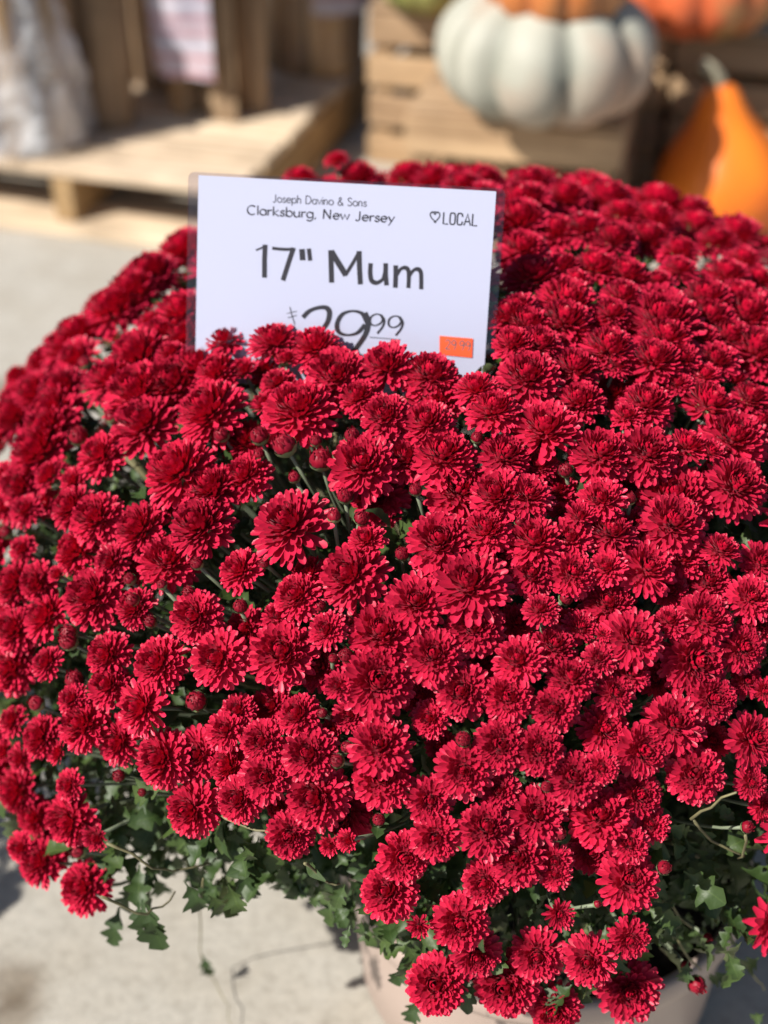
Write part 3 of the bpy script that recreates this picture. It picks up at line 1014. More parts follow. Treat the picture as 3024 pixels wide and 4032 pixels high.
# deep heads that fill the shade between the listed ones
cand = 0
fill = []
rf = random.Random(5)
for _ in range(4000):
    if len(FL) + len(fill) >= 300: break
    x, y = rf.uniform(0, 3024), rf.uniform(700, 3250)
    if y < 1500 and 760 < x < 2000: continue
    if x < 1650 and y > 1500 and rf.random() < .5: continue
    m_ = min((math.hypot(x - a, y - b) - c * .5) for a, b, c, _p in placed)
    m2 = min([math.hypot(x - a, y - b) for a, b in fill] or [999])
    if m_ > 5 and m2 > 130:
        fill.append((x, y))
        p = dome_hit(x, y, rf.uniform(.03, .042))
        n = face_dir(p)
        add_flower(p, n, rf.uniform(.017, .022))

for (x, y, d) in BD:
    p = dome_hit(x, y, rnd.uniform(-.004, .014))
    if y > 3650: p = CO + ray(x, y) * 1.12
    rad = d / FPX * (p - CO).dot(C_F) / 2
    n = (dome_n(p) * .7 + Vector((0, 0, .55)) + Vector((rnd.gauss(0, .22), rnd.gauss(0, .22), 0))).normalized()
    q = frame(n, rnd.uniform(0, 6.28))
    o = obj('bud', BUDV[rnd.randrange(6)], plant)
    o.rotation_mode = 'QUATERNION'; o.rotation_quaternion = q
    o.scale = (rad,) * 3; o.location = p + PINV
    obj('calyx', BUDCAL, o)
    mat = Matrix.Translation(p) @ q.to_matrix().to_4x4() @ Matrix.Diagonal((rad, rad, rad, 1))
    stem_obj(p - n * rad * .9, n, .0013, o, mat)

# the heads beyond the picture's edge, behind the sign and round the back: one mass
def low_mesh_np(seed, kind, n):
    r_ = random.Random(seed)
    m = MB()
    for i in range(n):
        t = i / n
        az = i * 2.39996
        el = R(-22 + 92 * t) + r_.uniform(-.12, .12)
        L = 1 - .55 * t
        V, F, A = petal_strip(L, .33 - .08 * t, .06, -.04 + .2 * t, az, el, R(30), .5, 0, simple_=True)
        b = r_.random()
        m.add(V, F, [(t, a[0], b) for a in A])
    return np.array(m.V), np.array(m.F), np.array(m.A)
LOWV = [low_mesh_np(50 + k, 'full', 64) for k in range(4)]

def batch(name, items, protos, mat, parent, shift, kind='stuff'):
    """items: (position, quaternion, scale vector, prototype index, per-item tint)"""
    Vs, Fs, As = [], [], []
    off = 0
    for (p, q, s, k, tb) in items:
        V, F, A = protos[k]
        m3 = np.array(q.to_matrix()) * np.array(s)[None, :]
        Vs.append(V @ m3.T + np.array(p + shift)[None, :])
        Fs.append(F + off)
        A2 = A.copy()
        if tb is not None: A2[:, 2] = tb
        As.append(A2)
        off += len(V)
    V = np.concatenate(Vs).astype(np.float32); F = np.concatenate(Fs); A = np.concatenate(As)
    me = bpy.data.meshes.new(name)
    me.vertices.add(len(V)); me.vertices.foreach_set('co', V.ravel())
    k = F.shape[1]
    me.loops.add(F.size); me.loops.foreach_set('vertex_index', F.ravel().astype(np.int32))
    me.polygons.add(len(F)); me.polygons.foreach_set('loop_start', np.arange(0, F.size, k, dtype=np.int32))
    me.polygons.foreach_set('use_smooth', np.ones(len(F), dtype=bool))
    me.materials.append(mat)
    me.update(calc_edges=True)
    a = me.color_attributes.new('tint', 'FLOAT_COLOR', 'POINT')
    flat = np.ones((len(V), 4), dtype=np.float32); flat[:, :3] = A
    a.data.foreach_set('color', flat.ravel())
    o = obj(name, me, parent)
    if kind: o['kind'] = kind
    return o

def in_frame(p, mx=70):
    x, y, w = project(p)
    return -mx < x < 3024 + mx and -mx < y < 4032 + mx

def dome_points(n, seed, k=1.0):
    r_ = random.Random(seed)
    out = []
    for _ in range(n):
        z = r_.uniform(-.12, 1); a = r_.uniform(0, 6.283)
        c = math.sqrt(1 - z * z)
        hz = DR[2] if z > 0 else DLOW
        out.append(Vector((DC.x + DR[0] * c * math.cos(a) * k, DC.y + DR[1] * c * math.sin(a) * k, DC.z + hz * z * k)))
    return out

items, kept = [], []
rb = random.Random(9)
for p in dome_points(9000, 4):
    x, y, w = project(p)
    vis = in_frame(p, 20)
    to_cam = (CO - p).normalized().dot(dome_n(p)) > 0.02
    hid_by_sign = 830 < x < 1900 and 760 < y < 1300 and to_cam
    if vis and to_cam and not hid_by_sign: continue
    if any((p - q).length < .036 for q in kept): continue
    if hid_by_sign and ((p - SG_P).dot(SG_N) > -.03): continue
    if any((p - q[3]).length < .026 for q in placed): continue
    kept.append(p)
    n = face_dir(p)
    items.append((p - n * .006, frame(n, rb.uniform(0, 6.28)), (rb.uniform(.019, .026),) * 3, rb.randrange(4), None))
batch('outer_flowers', items, LOWV, M['petal'], plant, PINV)

# ---- leaves
def leaf_data(kind, seed):
    r_ = random.Random(seed)
    if kind == 'lobed':
        out = [(0, .02), (.14, .03), (.22, .09), (.30, .27), (.36, .27), (.41, .15), (.47, .18), (.56, .38), (.64, .38), (.70, .20), (.76, .22), (.85, .24), (.93, .15), (1.0, .03)]
    elif kind == 'lance':
        out = [(0, .03), (.15, .07), (.35, .15), (.5, .20), (.62, .16), (.72, .17), (.86, .10), (1.0, .015)]
    else:
        out = [(0, .02), (.2, .06), (.34, .24), (.42, .22), (.50, .10), (.62, .30), (.70, .28), (.78, .15), (.88, .18), (1.0, .02)]
    V, F, A = [], [], []
    bend = r_.uniform(.15, .6); fold = r_.uniform(.2, .7); side = r_.uniform(-.1, .1)
    for s, w in out:
        w *= r_.uniform(.85, 1.12)
        zc = -bend * s * s + .04 * math.sin(s * 9 + seed)
        yc = side * s * s
        lean = (s + .16 * w)
        V += [(lean, yc - w, zc + fold * w + r_.uniform(-.02, .02)), (s, yc, zc), (lean, yc + w, zc + fold * w + r_.uniform(-.02, .02))]
        A += [(1, s, .5), (0, s, .5), (1, s, .5)]
    for i in range(len(out) - 1):
        for k in range(2):
            F.append((i * 3 + k, (i + 1) * 3 + k, (i + 1) * 3 + k + 1, i * 3 + k + 1))
    return np.array(V), np.array(F), np.array(A, dtype=float)
LEAFV = [leaf_data('lobed', 1), leaf_data('lobed', 2), leaf_data('small', 3), leaf_data('lance', 4), leaf_data('small', 5), leaf_data('lance', 6), leaf_data('lobed', 8)]
LEAFM = [mesh('leaf', v.tolist(), f.tolist(), M['leaf'], True, a.tolist()) for v, f, a in LEAFV]

YB = [(-400, 3000), (0, 3120), (150, 3420), (430, 3490), (560, 3640), (700, 3480), (900, 3560), (1150, 3470), (1260, 3600), (1400, 3740), (1560, 3800), (1700, 4100), (2480, 4150), (2640, 3860), (3024, 3800), (4000, 3700)]
def ybot(x):
    for (a, b), (c, d) in zip(YB, YB[1:]):
        if a <= x <= c:
            return b + (d - b) * (x - a) / (c - a)
    return 3600 if x > 0 else 3000

def leaf_frame(direction, up):
    x = direction.normalized()
    y = up.cross(x)
    if y.length < 1e-3: y = Vector((0, 1, 0))
    y.normalize()
    z = x.cross(y)
    return Matrix((x, y, z)).transposed().to_quaternion()

rl = random.Random(21)
singles, mass = [], []
for _ in range(60000):
    if len(mass) > 15000: break
    zz = rl.uniform(-1, 1) if rl.random() < .75 else rl.uniform(-.9, .05); a = rl.uniform(0, 6.283)
    c = math.sqrt(1 - zz * zz)
    hz = DR[2] if zz > 0 else DLOW
    k = (.50 + .42 * rl.random() ** .6) if zz > 0 else rl.uniform(.45, 1.0)
    p = Vector((DC.x + DR[0] * c * math.cos(a) * k, DC.y + DR[1] * c * math.sin(a) * k, DC.z + hz * zz * k))
    x, y, w = project(p)
    if w < .3: continue
    if y > ybot(x) - 60: continue
    rad = dome_n(p)
    d = (rad * rl.uniform(.2, .9) + Vector((rl.gauss(0, .5), rl.gauss(0, .5), rl.gauss(.1 if zz > 0 else -.45, .5)))).normalized()
    up = (rad * .5 + Vector((0, 0, .8)) + S_DIR * .1 + Vector((rl.gauss(0, .6), rl.gauss(0, .6), rl.gauss(0, .3)))).normalized()
    q = leaf_frame(d, up)
    big = zz < .12
    s = (rl.uniform(.018, .036) if y < 3450 else rl.uniform(.015, .027)) if big else rl.uniform(.014, .030)
    kk = rl.choice((0, 1, 6, 2, 6)) if big else rl.choice((2, 3, 3, 4, 5, 5))
    # nearer, more visible leaves become parts of their own
    cover = min(((x - a_) ** 2 + (y - b_) ** 2) ** .5 - c_ * .5 for a_, b_, c_, _q in placed) if (in_frame(p, -10) and k > .74 and (CO - p).dot(rad) > 0) else -1
    if cover > -6 and len(singles) < 285:
        singles.append((p, q, s, kk))
    else:
        mass.append((p, q, (s, s, s), kk, rl.random()))
batch('foliage', mass, LEAFV, M['leaf'], plant, PINV) if len({v[1].shape[1] for v in LEAFV}) == 1 else None

def add_leaf(p, q, s, kk):
    o = obj('leaf', LEAFM[kk], plant)
    o.rotation_mode = 'QUATERNION'; o.rotation_quaternion = q
    o.scale = (s,) * 3; o.location = p + PINV
    return o
for (p, q, s, kk) in singles:
    add_leaf(p, q, s, kk)
# hanging leaves that stand out against the pavement and the pot: base x, y, tip x, y, distance, kind
for (x0, y0, x1, y1, dd, kk) in [(560, 3540, 600, 3760, 1.10, 4), (545, 3550, 545, 3700, 1.105, 2), (575, 3560, 630, 3690, 1.095, 2), (470, 3570, 435, 3730, 1.16, 2), (795, 3760, 830, 3850, 1.37, 2), (820, 3520, 900, 3610, 1.06, 1), (900, 3480, 940, 3600, 1.05, 0), (730, 3470, 800, 3590, 1.08, 6),
        (1280, 3470, 1190, 3400, .98, 3), (1320, 3500, 1280, 3650, 1.10, 2), (1380, 3500, 1370, 3620, 1.10, 3), (1500, 3640, 1480, 3760, 1.14, 1), (1600, 3680, 1600, 3770, 1.12, 2),
        (1640, 3930, 1610, 4030, 1.12, 0), (1670, 3560, 1710, 3580, 1.0, 3), (1690, 3530, 1640, 3520, 1.0, 3), (1900, 3700, 1890, 3760, .94, 3), (2780, 3420, 2760, 3570, 1.10, 1), (2700, 3300, 2790, 3480, 1.08, 0),
        (2960, 3460, 3000, 3690, 1.12, 6), (2860, 3380, 2960, 3500, 1.1, 1), (2760, 3600, 2840, 3640, 1.15, 2), (2870, 3830, 2790, 3870, 1.18, 2), (2990, 3770, 2920, 3830, 1.18, 1), (3010, 3990, 2960, 4020, 1.18, 0),
        (1085, 2430, 1280, 2440, .99, 3), (1600, 2020, 1450, 2030, .99, 3), (2640, 3350, 2580, 3500, 1.10, 0), (2340, 3560, 2290, 3620, 1.06, 2), (2400, 3580, 2420, 3640, 1.06, 1),
        (1440, 2010, 1565, 2040, .945, 5), (1060, 3270, 1040, 3300, .985, 3), (880, 3230, 860, 3370, 1.04, 3), (960, 3330, 1000, 3400, 1.0, 2), (650, 3100, 520, 3140, 1.03, 6)]:
    p0 = CO + ray(x0, y0) * dd
    p1 = CO + ray(x1, y1) * (dd + .01)
    d = p1 - p0
    up = (S_DIR * .6 - C_F * .5 + Vector((rl.gauss(0, .2), rl.gauss(0, .2), 0))).normalized()
    add_leaf(p0, leaf_frame(d, up), d.length * 1.05, kk)

# ---- main branches from the crown of the pot out to the rim
rbm = random.Random(31)
for i in range(64):
    a = 6.283 * i / 64 + rbm.uniform(-.05, .05)
    e = rbm.choice((-.25, -.1, .05, .2, .45, .7, .9))
    c = math.cos(e)
    hz = DR[2] if e > 0 else DLOW
    tip = Vector((DC.x + DR[0] * c * math.cos(a) * .86, DC.y + DR[1] * c * math.sin(a) * .86, DC.z + hz * math.sin(e) * .9))
    x, y, w = project(tip)
    if y > ybot(x) - 90: tip = tip.lerp(CROWN, .3)
    st = CROWN + Vector((.05 * math.cos(a), .05 * math.sin(a), rbm.uniform(-.03, .0)))
    pts = bez(st, Vector((0, 0, .06)) + (tip - st) * .2, tip, (st - tip) * .3 - Vector((0, 0, .02)), 8)
    pts = [p + Vector((rbm.uniform(-.004, .004), rbm.uniform(-.004, .004), rbm.uniform(-.004, .004))) for p in pts]
    m = MB(); m.tube([p + PINV for p in pts], [.0042 - .00028 * k for k in range(9)], 6)
    obj('branch', m.mesh('branch', M['branch']), plant)
# loose twigs seen under the dome: picture points with distance
for tw in ([(420, 3320, 1.03), (520, 3360, 1.04), (600, 3420, 1.05), (680, 3430, 1.07), (820, 3400, 1.08)], [(400, 3530, 1.05), (480, 3565, 1.07), (580, 3600, 1.08), (640, 3570, 1.09), (690, 3510, 1.10)],
           [(1200, 3400, .97), (1250, 3440, .985), (1290, 3475, 1.0), (1340, 3480, 1.0)], [(860, 3200, 1.0), (930, 3240, .99), (1010, 3270, .985), (1100, 3290, .98)],
           [(2730, 3230, 1.02), (2800, 3310, 1.05), (2880, 3350, 1.06), (2930, 3370, 1.07)], [(2935, 3290, 1.0), (2925, 3360, 1.03), (2905, 3380, 1.05)],
           [(2560, 3540, 1.08), (2650, 3570, 1.12), (2720, 3650, 1.15), (2780, 3690, 1.17)], [(2580, 3600, 1.1), (2660, 3680, 1.14), (2710, 3770, 1.16), (2760, 3820, 1.18)],
           [(2600, 3730, 1.14), (2680, 3780, 1.16), (2700, 3800, 1.17)], [(2830, 3690, 1.14), (2900, 3780, 1.2), (2980, 3860, 1.25), (3010, 3900, 1.28)],
           [(2720, 3225, .985), (2800, 3180, .97), (2900, 3120, .95)],
           [(800, 3460, 1.08), (785, 3560, 1.26), (790, 3700, 1.35), (800, 3790, 1.385), (850, 3870, 1.384), (900, 3960, 1.372), (910, 4040, 1.362)]):
    m = MB()
    pts = [CO + ray(a, b) * d + PINV for a, b, d in tw]
    fine = []
    for i in range(len(pts) - 1):
        fine += [pts[i], pts[i].lerp(pts[i + 1], .5) + Vector((rl.uniform(-.002, .002), rl.uniform(-.002, .002), rl.uniform(-.002, .002)))]
    fine.append(pts[-1])
    m.tube(fine, [(.0012 if len(tw) < 6 else .0009) - .0006 * k / len(fine) for k in range(len(fine))], 5)
    obj('twig', m.mesh('twig', M['branch']), plant)

# ---- the pot
pm = MB()
pm.lathe([(.002, .002), (.160, .002), (.164, .008), (.168, .07), (.172, .130), (.173, .136), (.180, .138), (.182, .144), (.182, .162), (.179, .166), (.172, .165), (.169, .158), (.168, .135)], 72)
pot = obj('pot', pm.mesh('pot', M['pot']), plant)
sm = MB()
sm.lathe([(.001, .144), (.05, .146), (.10, .142), (.1685, .138)], 36, mod=lambda r, z, a: (r, z + .004 * math.sin(a * 5 + r * 90)))
obj('soil', sm.mesh('soil', M['soil']), plant)

# ------------------------------------------------------------------ neighbouring plant, left of the picture: its shadow lies on the pavement
def neighbour(center, label, seed):
    r_ = random.Random(seed)
    root = empty('chrysanthemum_plant', (center[0], center[1], 0))
    tag(root, label, 'potted plant')
    rx, rz, z0 = .40, .30, .30
    its, kp = [], []
    lv = []
    for _ in range(6000):
        z = r_.uniform(-.1, 1); a = r_.uniform(0, 6.283); c = math.sqrt(1 - z * z)
        p = Vector((rx * c * math.cos(a), rx * c * math.sin(a), z0 + rz * z))
        if len(lv) < 1500:
            k = r_.uniform(.5, .93)
            pl = Vector((p.x * k, p.y * k, z0 + (p.z - z0) * k - .03 * r_.random()))
            d = Vector((r_.gauss(0, 1), r_.gauss(0, 1), r_.gauss(-.2, .6))).normalized()
            lv.append((pl, leaf_frame(d, Vector((r_.gauss(0, .3), r_.gauss(0, .3), 1)).normalized()), (r_.uniform(.025, .05),) * 3, r_.randrange(7), r_.random()))
        if any((p - q).length < .037 for q in kp): continue
        kp.append(p)
        n = (Vector((p.x, p.y, (p.z - z0) * 1.6)).normalized() * .7 + Vector((0, 0, .3)) + S_DIR * .3 + Vector((r_.gauss(0, .15), r_.gauss(0, .15), 0))).normalized()
        its.append((p, frame(n, r_.uniform(0, 6.28)), (r_.uniform(.016, .022),) * 3, r_.randrange(4), None))
    z = Vector((0, 0, 0))
    batch('outer_flowers', its, LOWV, M['petal'], root, z)
    batch('foliage', lv, LEAFV, M['leaf'], root, z)
    obj('pot', pot.data, root)
    obj('soil', bpy.data.meshes['soil'], root)
neighbour((-1.04, .90), 'second crimson chrysanthemum in a taupe pot on the open pavement, without a price card', 77)

# ------------------------------------------------------------------ price sign
M['paper'] = simple('white_card', (.57, .605, .70), .5, var=.015, scale=5)
M['ink'] = simple('black_ink', (.018, .014, .015), .6, var=.1)
M['ink2'] = simple('grey_ink', (.10, .10, .11), .6, var=.1)
M['sticker'] = simple('orange_sticker', (.82, .085, .02), .5, var=.05)
def laminate():
    m, nt, b = new_mat('clear_laminate')
    L = nt.links
    gl = N(nt, 'ShaderNodeBsdfGlossy'); gl.inputs['Roughness'].default_value = .12
    tr = N(nt, 'ShaderNodeBsdfTransparent'); tr.inputs['Color'].default_value = (.86, .85, .90, 1)
    lw = N(nt, 'ShaderNodeLayerWeight'); lw.inputs[0].default_value = .5
    pw = N(nt, 'ShaderNodeMath', operation='POWER'); pw.inputs[1].default_value = 4.0
    L.new(lw.outputs['Facing'], pw.inputs[0])
    fr = N(nt, 'ShaderNodeMath', operation='MULTIPLY_ADD'); fr.inputs[1].default_value = .6; fr.inputs[2].default_value = .045
    L.new(pw.outputs[0], fr.inputs[0])
    mx = N(nt, 'ShaderNodeMixShader')
    L.new(fr.outputs[0], mx.inputs[0]); L.new(tr.outputs[0], mx.inputs[1]); L.new(gl.outputs[0], mx.inputs[2])
    L.new(mx.outputs[0], nt.nodes['Material Output'].inputs['Surface'])
    return m
M['lam'] = laminate()

sign = empty('price_sign', base)
sign.rotation_euler = sign_rot.to_euler()
tag(sign, 'white laminated price card reading 17 inch Mum, standing among the crimson flowers', 'sign')

def uv(x, y):
    """picture point on the card -> card coordinates (x right from the middle, y up from the lower edge)"""
    d = ray(x, y)
    t = (TL - CO).dot(snrm) / d.dot(snrm)
    q = CO + d * t - base
    return q.dot(su), q.dot(sv)

def zp(zx, zy):
    return uv(700 + zx / 1.185, 600 + zy / 1.185)

def rounded_box(name, x0, x1, y0, y1, z0, z1, rad, mat, parent):
    pts = []
    for cx, cy, a0 in ((x1 - rad, y1 - rad, 0), (x0 + rad, y1 - rad, 90), (x0 + rad, y0 + rad, 180), (x1 - rad, y0 + rad, 270)):
        for k in range(6):
            a = R(a0 + 18 * k)
            pts.append((cx + rad * math.cos(a), cy + rad * math.sin(a)))
    n = len(pts)
    V = [(x, y, z0) for x, y in pts] + [(x, y, z1) for x, y in pts]
    F = [tuple(range(n))[::-1], tuple(range(n, 2 * n))] + [(k, (k + 1) % n, n + (k + 1) % n, n + k) for k in range(n)]
    return obj(name, mesh(name, V, F, mat, False), parent)

rounded_box('card', -SG_W / 2, SG_W / 2, 0, SG_H, -.00025, .00025, .0006, M['paper'], sign)
rounded_box('laminate', -SG_W / 2 - .0075, SG_W / 2 + .0068, -.007, SG_H + .0022, -.0007, .0009, .005, M['lam'], sign)
stk = MB(); stk.tube([(0, -.16, -.003), (0, .05, -.003)], .002, 8)
obj('stake', stk.mesh('stake', M['branch']), sign)

class Pen:
    """ribbon strokes laid on the card"""
    def __init__(self, z=.00045, bottom=None):
        self.m = MB(); self.z = z; self.k = 0
    def stroke(self, pts, w0, w1=None, nib=R(45)):
        w1 = w0 if w1 is None else w1
        P = [Vector((p[0], p[1])) for p in pts]
        n = len(P)
        V = []
        self.k += 1
        z = self.z + (self.k % 7) * 4e-6
        for i, p in enumerate(P):
            t = (P[min(i + 1, n - 1)] - P[max(i - 1, 0)])
            t = t.normalized() if t.length > 1e-9 else Vector((1, 0))
            a = math.atan2(t.y, t.x)
            w = w1 + (w0 - w1) * abs(math.sin(a - nib))
            nn = Vector((-t.y, t.x)) * w / 2
            ext = t * (w * .15 if i == n - 1 else (-w * .15 if i == 0 else 0))
            V += [(p.x + nn.x + ext.x, p.y + nn.y + ext.y, z), (p.x - nn.x + ext.x, p.y - nn.y + ext.y, z)]
        F = [(2 * i, 2 * i + 1, 2 * i + 3, 2 * i + 2) for i in range(n - 1)]
        self.m.add(V, F)
    def done(self, name, mat, parent):
        return obj(name, self.m.mesh(name, mat, False), parent)

def smooth_line(pts, n=6):
    """Catmull-Rom through the points"""
    if len(pts) < 3:
        return pts
    out = []
    P = [pts[0]] + list(pts) + [pts[-1]]
    for i in range(1, len(P) - 2):
        for k in range(n):
            t = k / n
            q = []
            for c in (0, 1):
                p0, p1, p2, p3 = P[i - 1][c], P[i][c], P[i + 1][c], P[i + 2][c]
                q.append(.5 * (2 * p1 + (p2 - p0) * t + (2 * p0 - 5 * p1 + 4 * p2 - p3) * t * t + (3 * p1 - p0 - 3 * p2 + p3) * t ** 3))
            out.append(tuple(q))
    out.append(tuple(pts[-1]))
    return out

PX = 1 / 1.185 / SGS      # one zoomed pixel on the card, in metres
def zstroke(pen, pts, w0, w1=None, curve=True, nib=R(45)):
    q = [zp(*p) for p in pts]
    pen.stroke(smooth_line(q) if curve else q, w0 * PX, None if w1 is None else w1 * PX, nib)

# 17" Mum
pn = Pen()
zstroke(pn, [(366, 456), (388, 447), (412, 433)], 11.8, 7.1)
zstroke(pn, [(408, 434), (405, 500), (405, 581)], 24.8, 21.2, False)
zstroke(pn, [(443, 447), (490, 452), (545, 452)], 15.3, 13.0)
zstroke(pn, [(540, 448), (522, 500), (492, 594)], 24.8, 21.2)
zstroke(pn, [(580, 455), (583, 499)], 28.3, 23.6, False)
zstroke(pn, [(612, 452), (618, 502)], 21.2, 18.9, False)
zstroke(pn, [(714, 460), (716, 530), (718, 604)], 24.8, 23.6, False)
zstroke(pn, [(718, 464), (752, 520), (783, 570)], 28.3, 26.0, False)
zstroke(pn, [(783, 572), (815, 520), (846, 466)], 20.1, 15.3, False)
zstroke(pn, [(846, 464), (848, 540), (852, 612)], 24.8, 23.6, False)
zstroke(pn, [(900, 520), (898, 560), (905, 598), (930, 608), (958, 590), (968, 560)], 23.6, 15.3)
zstroke(pn, [(970, 520), (970, 570), (974, 617)], 22.4, 21.2, False)
zstroke(pn, [(1017, 530), (1017, 580), (1015, 628)], 22.4, 21.2, False)
zstroke(pn, [(1020, 575), (1040, 545), (1062, 538), (1076, 552), (1078, 590), (1076, 630)], 21.2, 14.2)
zstroke(pn, [(1078, 580), (1098, 552), (1120, 544), (1134, 560), (1136, 600), (1136, 636)], 21.2, 14.2)
pn.done('plant_name_print', M['ink'], sign)
# $29.99
pn = Pen()
zstroke(pn, [(524, 722), (534, 762), (547, 802)], 5, 4)
zstroke(pn, [(510, 752), (532, 746), (556, 742)], 4, 3)
zstroke(pn, [(514, 772), (534, 766), (556, 760)], 4, 3)
zstroke(pn, [(586, 768), (612, 742), (650, 726), (690, 724), (708, 745), (702, 785), (680, 822), (650, 865), (610, 915), (560, 960)], 27, 17, nib=R(20))
zstroke(pn, [(560, 955), (630, 950), (720, 962)], 18, 12)
zstroke(pn, [(882, 790), (860, 752), (815, 740), (768, 756), (744, 800), (752, 838), (790, 852), (838, 842), (872, 806)], 24, 10, nib=R(5))
zstroke(pn, [(874, 752), (888, 790), (880, 840), (850, 890), (812, 938)], 28, 20, nib=R(20))
for dx, dy in ((0, 0), (86, 9)):
    zstroke(pn, [(958 + dx, 782 + dy), (945 + dx, 758 + dy), (920 + dx, 756 + dy), (900 + dx, 772 + dy), (900 + dx, 798 + dy), (920 + dx, 808 + dy), (945 + dx, 798 + dy), (958 + dx, 780 + dy)], 11, 6, nib=R(5))
    zstroke(pn, [(950 + dx, 760 + dy), (964 + dx, 785 + dy), (955 + dx, 815 + dy), (932 + dx, 844 + dy)], 12, 9, nib=R(20))
zstroke(pn, [(895, 862), (968, 868), (1040, 874)], 3.5, 3.5, False)
pn.done('price_print', M['ink'], sign)
# sticker
q4 = [zp(1222, 855), zp(1222, 942), zp(1373, 957), zp(1377, 868)]
V = [(x, y, .00105) for x, y in q4] + [(x, y, .0012) for x, y in q4]
obj('price_sticker', mesh('price_sticker', V, [(0, 1, 2, 3)[::-1], (4, 5, 6, 7), (0, 1, 5, 4), (1, 2, 6, 5), (2, 3, 7, 6), (3, 0, 4, 7)], M['sticker'], False), sign)
pn = Pen(.0013)
D9 = [(20, 4), (14, -2), (6, -1), (1, 8), (4, 17), (12, 19), (20, 13), (21, 5), (20, 22), (12, 40)]
D2 = [(1, 6), (7, -2), (16, 0), (20, 10), (14, 24), (1, 40), (21, 41)]
for g, ox, oy in ((D2, 1250, 876), (D9, 1278, 879), (D9, 1316, 881), (D9, 1344, 884)):
    zstroke(pn, [(ox + a, oy + b) for a, b in g], 6, 5)
pn.done('sticker_print', M['ink2'], sign)

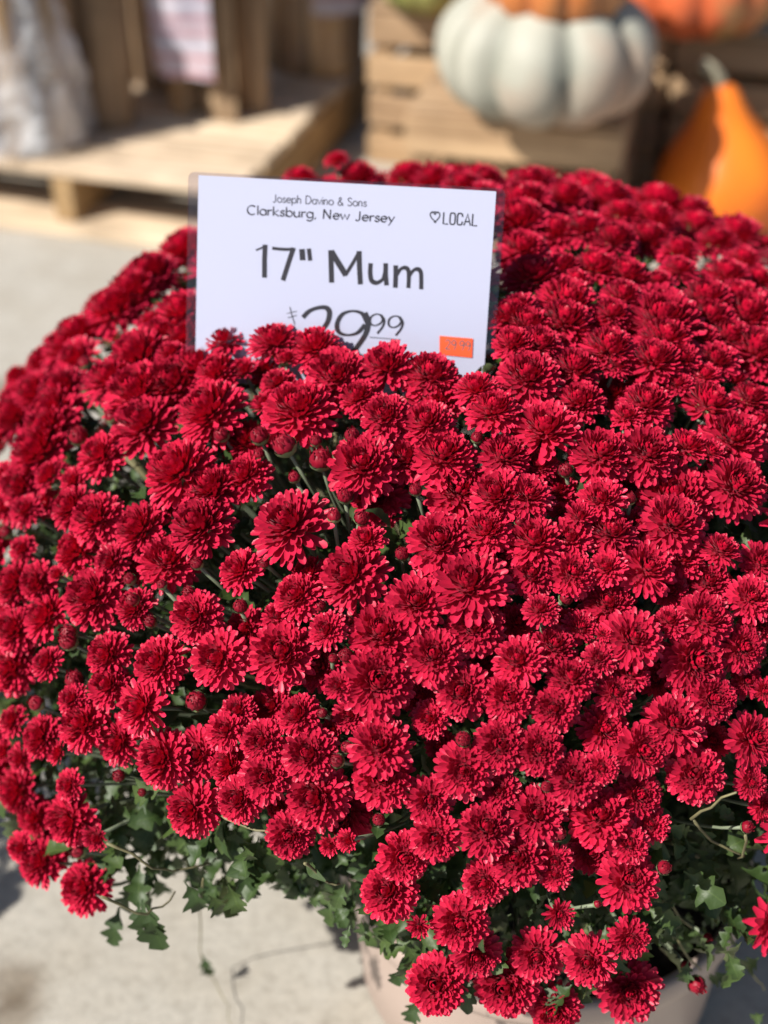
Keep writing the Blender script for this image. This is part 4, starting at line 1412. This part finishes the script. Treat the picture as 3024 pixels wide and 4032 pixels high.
# small lettering: single-stroke alphabet, cap height 1, x height .62
def arc(cx, cy, rx, ry, a0, a1, n=10):
    return [(cx + rx * math.cos(R(a0 + (a1 - a0) * k / n)), cy + ry * math.sin(R(a0 + (a1 - a0) * k / n))) for k in range(n + 1)]
X = .62
G = {
 ' ': (.38, []),
 'J': (.50, [[(.34, 1), (.34, .18)] + arc(.18, .16, .16, .17, 0, -150)]),
 'o': (.60, [arc(.29, .31, .26, .31, 90, 450, 16)]),
 's': (.44, [[(.36, .52), (.24, .62), (.08, .52), (.12, .38), (.30, .28), (.36, .12), (.20, 0), (.02, .1)]]),
 'e': (.56, [[(.04, .33), (.50, .35)] + arc(.27, .32, .24, .31, 8, 320, 12)]),
 'p': (.60, [[(.06, .62), (.06, -.32)], arc(.30, .31, .24, .31, 150, -150, 14)]),
 'h': (.56, [[(.06, 1), (.06, 0)], [(.06, .36), (.16, .58), (.30, .62), (.42, .5), (.44, .3), (.44, 0)]]),
 'D': (.74, [[(.07, 0), (.07, 1)], [(.07, 1), (.28, 1)] + arc(.28, .5, .38, .5, 90, -90, 12) + [(.07, 0)]]),
 'a': (.60, [arc(.28, .31, .24, .31, 30, 330, 14), [(.52, .62), (.52, 0)]]),
 'v': (.50, [[(.02, .62), (.24, 0), (.46, .62)]]),
 'i': (.18, [[(.07, .62), (.07, 0)], [(.07, .84), (.07, .90)]]),
 'n': (.56, [[(.06, .62), (.06, 0)], [(.06, .38), (.16, .58), (.30, .62), (.42, .5), (.44, .3), (.44, 0)]]),
 '&': (.72, [[(.66, 0), (.30, .5), (.18, .76), (.24, .96), (.38, .96), (.42, .78), (.28, .56), (.08, .34), (.08, .12), (.24, 0), (.44, .06), (.60, .34)]]),
 'S': (.58, [[(.48, .86), (.34, 1), (.14, .96), (.06, .78), (.16, .60), (.40, .44), (.50, .24), (.38, .04), (.18, 0), (.02, .14)]]),
 'C': (.78, [arc(.42, .48, .37, .50, 50, 310, 16)]),
 'l': (.20, [[(.07, 1), (.08, 0)]]),
 'r': (.40, [[(.06, .62), (.06, 0)], [(.06, .34), (.16, .56), (.36, .58)]]),
 'k': (.56, [[(.07, 1), (.07, 0)], [(.46, .64), (.10, .30), (.50, -.02)]]),
 'b': (.60, [[(.06, 1), (.06, 0)], arc(.30, .31, .24, .31, 150, -150, 14)]),
 'u': (.58, [[(.06, .62), (.06, .2), (.16, .02), (.32, .02), (.44, .2)], [(.46, .62), (.48, 0)]]),
 'g': (.60, [arc(.28, .31, .24, .31, 30, 330, 14), [(.52, .62), (.52, -.1), (.42, -.30), (.22, -.34), (.06, -.26)]]),
 ',': (.26, [[(.12, .06), (.06, -.14)]]),
 'N': (.78, [[(.07, 0), (.09, 1)], [(.09, 1), (.60, .02)], [(.60, .02), (.62, 1)]]),
 'w': (.76, [[(.02, .62), (.18, .02), (.36, .58), (.54, .02), (.72, .64)]]),
 'y': (.54, [[(.04, .62), (.26, .08)], [(.50, .64), (.26, .06), (.06, -.34)]]),
 'L': (.50, [[(.07, 1), (.07, 0), (.42, 0)]]),
 'O': (.56, [[(.07, .75), (.12, .96), (.26, 1), (.40, .96), (.45, .75), (.45, .25), (.40, .04), (.26, 0), (.12, .04), (.07, .25), (.07, .75)]]),
 'A': (.58, [[(.03, 0), (.27, 1), (.51, 0)], [(.12, .32), (.42, .32)]]),
}
CC = (.56, [[(.45, .72), (.40, .96), (.26, 1), (.12, .96), (.07, .75), (.07, .25), (.12, .04), (.26, 0), (.40, .04), (.45, .28)]])

def write(name, text, z0, z1, cap, wz, mat, narrow=False, wmin=None, track=1.0):
    """text running from card point z0 to z1 (zoomed picture points on the base line)"""
    a, b = Vector(zp(*z0)), Vector(zp(*z1))
    tot = sum((CC if (narrow and c == 'C') else G[c])[0] * track for c in text)
    adv = (b - a) / tot
    upv = Vector((-adv.y, adv.x)).normalized() * cap * PX
    p = Pen()
    x = 0
    for c in text:
        w, strokes = CC if (narrow and c == 'C') else G[c]
        for s in strokes:
            sharp = c in 'vkNwyLAMD' or len(s) < 3
            pts = [a + adv * (x + q[0]) + upv * q[1] for q in s]
            pts = [(q.x, q.y) for q in pts]
            p.stroke(pts if sharp else smooth_line(pts, 4), wz * PX, (wmin or wz) * PX)
        x += w * track
    p.done(name, mat, sign)
write('grower_print', 'Joseph Davino & Sons', (443, 232), (884, 253), 36, 4.6, M['ink2'], track=1.06)
write('town_print', 'Clarksburg, New Jersey', (322, 288), (1014, 328), 42, 7.5, M['ink'], wmin=3.4, track=1.05)
write('local_print', 'LOCAL', (1234, 333), (1400, 343), 52, 6.5, M['ink'], narrow=True)
pn = Pen()
hp = [(1200, 322), (1183, 304), (1178, 288), (1186, 278), (1195, 280), (1200, 290), (1206, 281), (1216, 279), (1223, 290), (1218, 306), (1200, 324)]
zstroke(pn, hp, 5.5, 5)
zstroke(pn, [(1196, 322), (1204, 326)], 9, 9, False)
zstroke(pn, [(1185, 283), (1200, 277), (1216, 283)], 5, 5)
pn.done('heart_pin_print', M['ink'], sign)
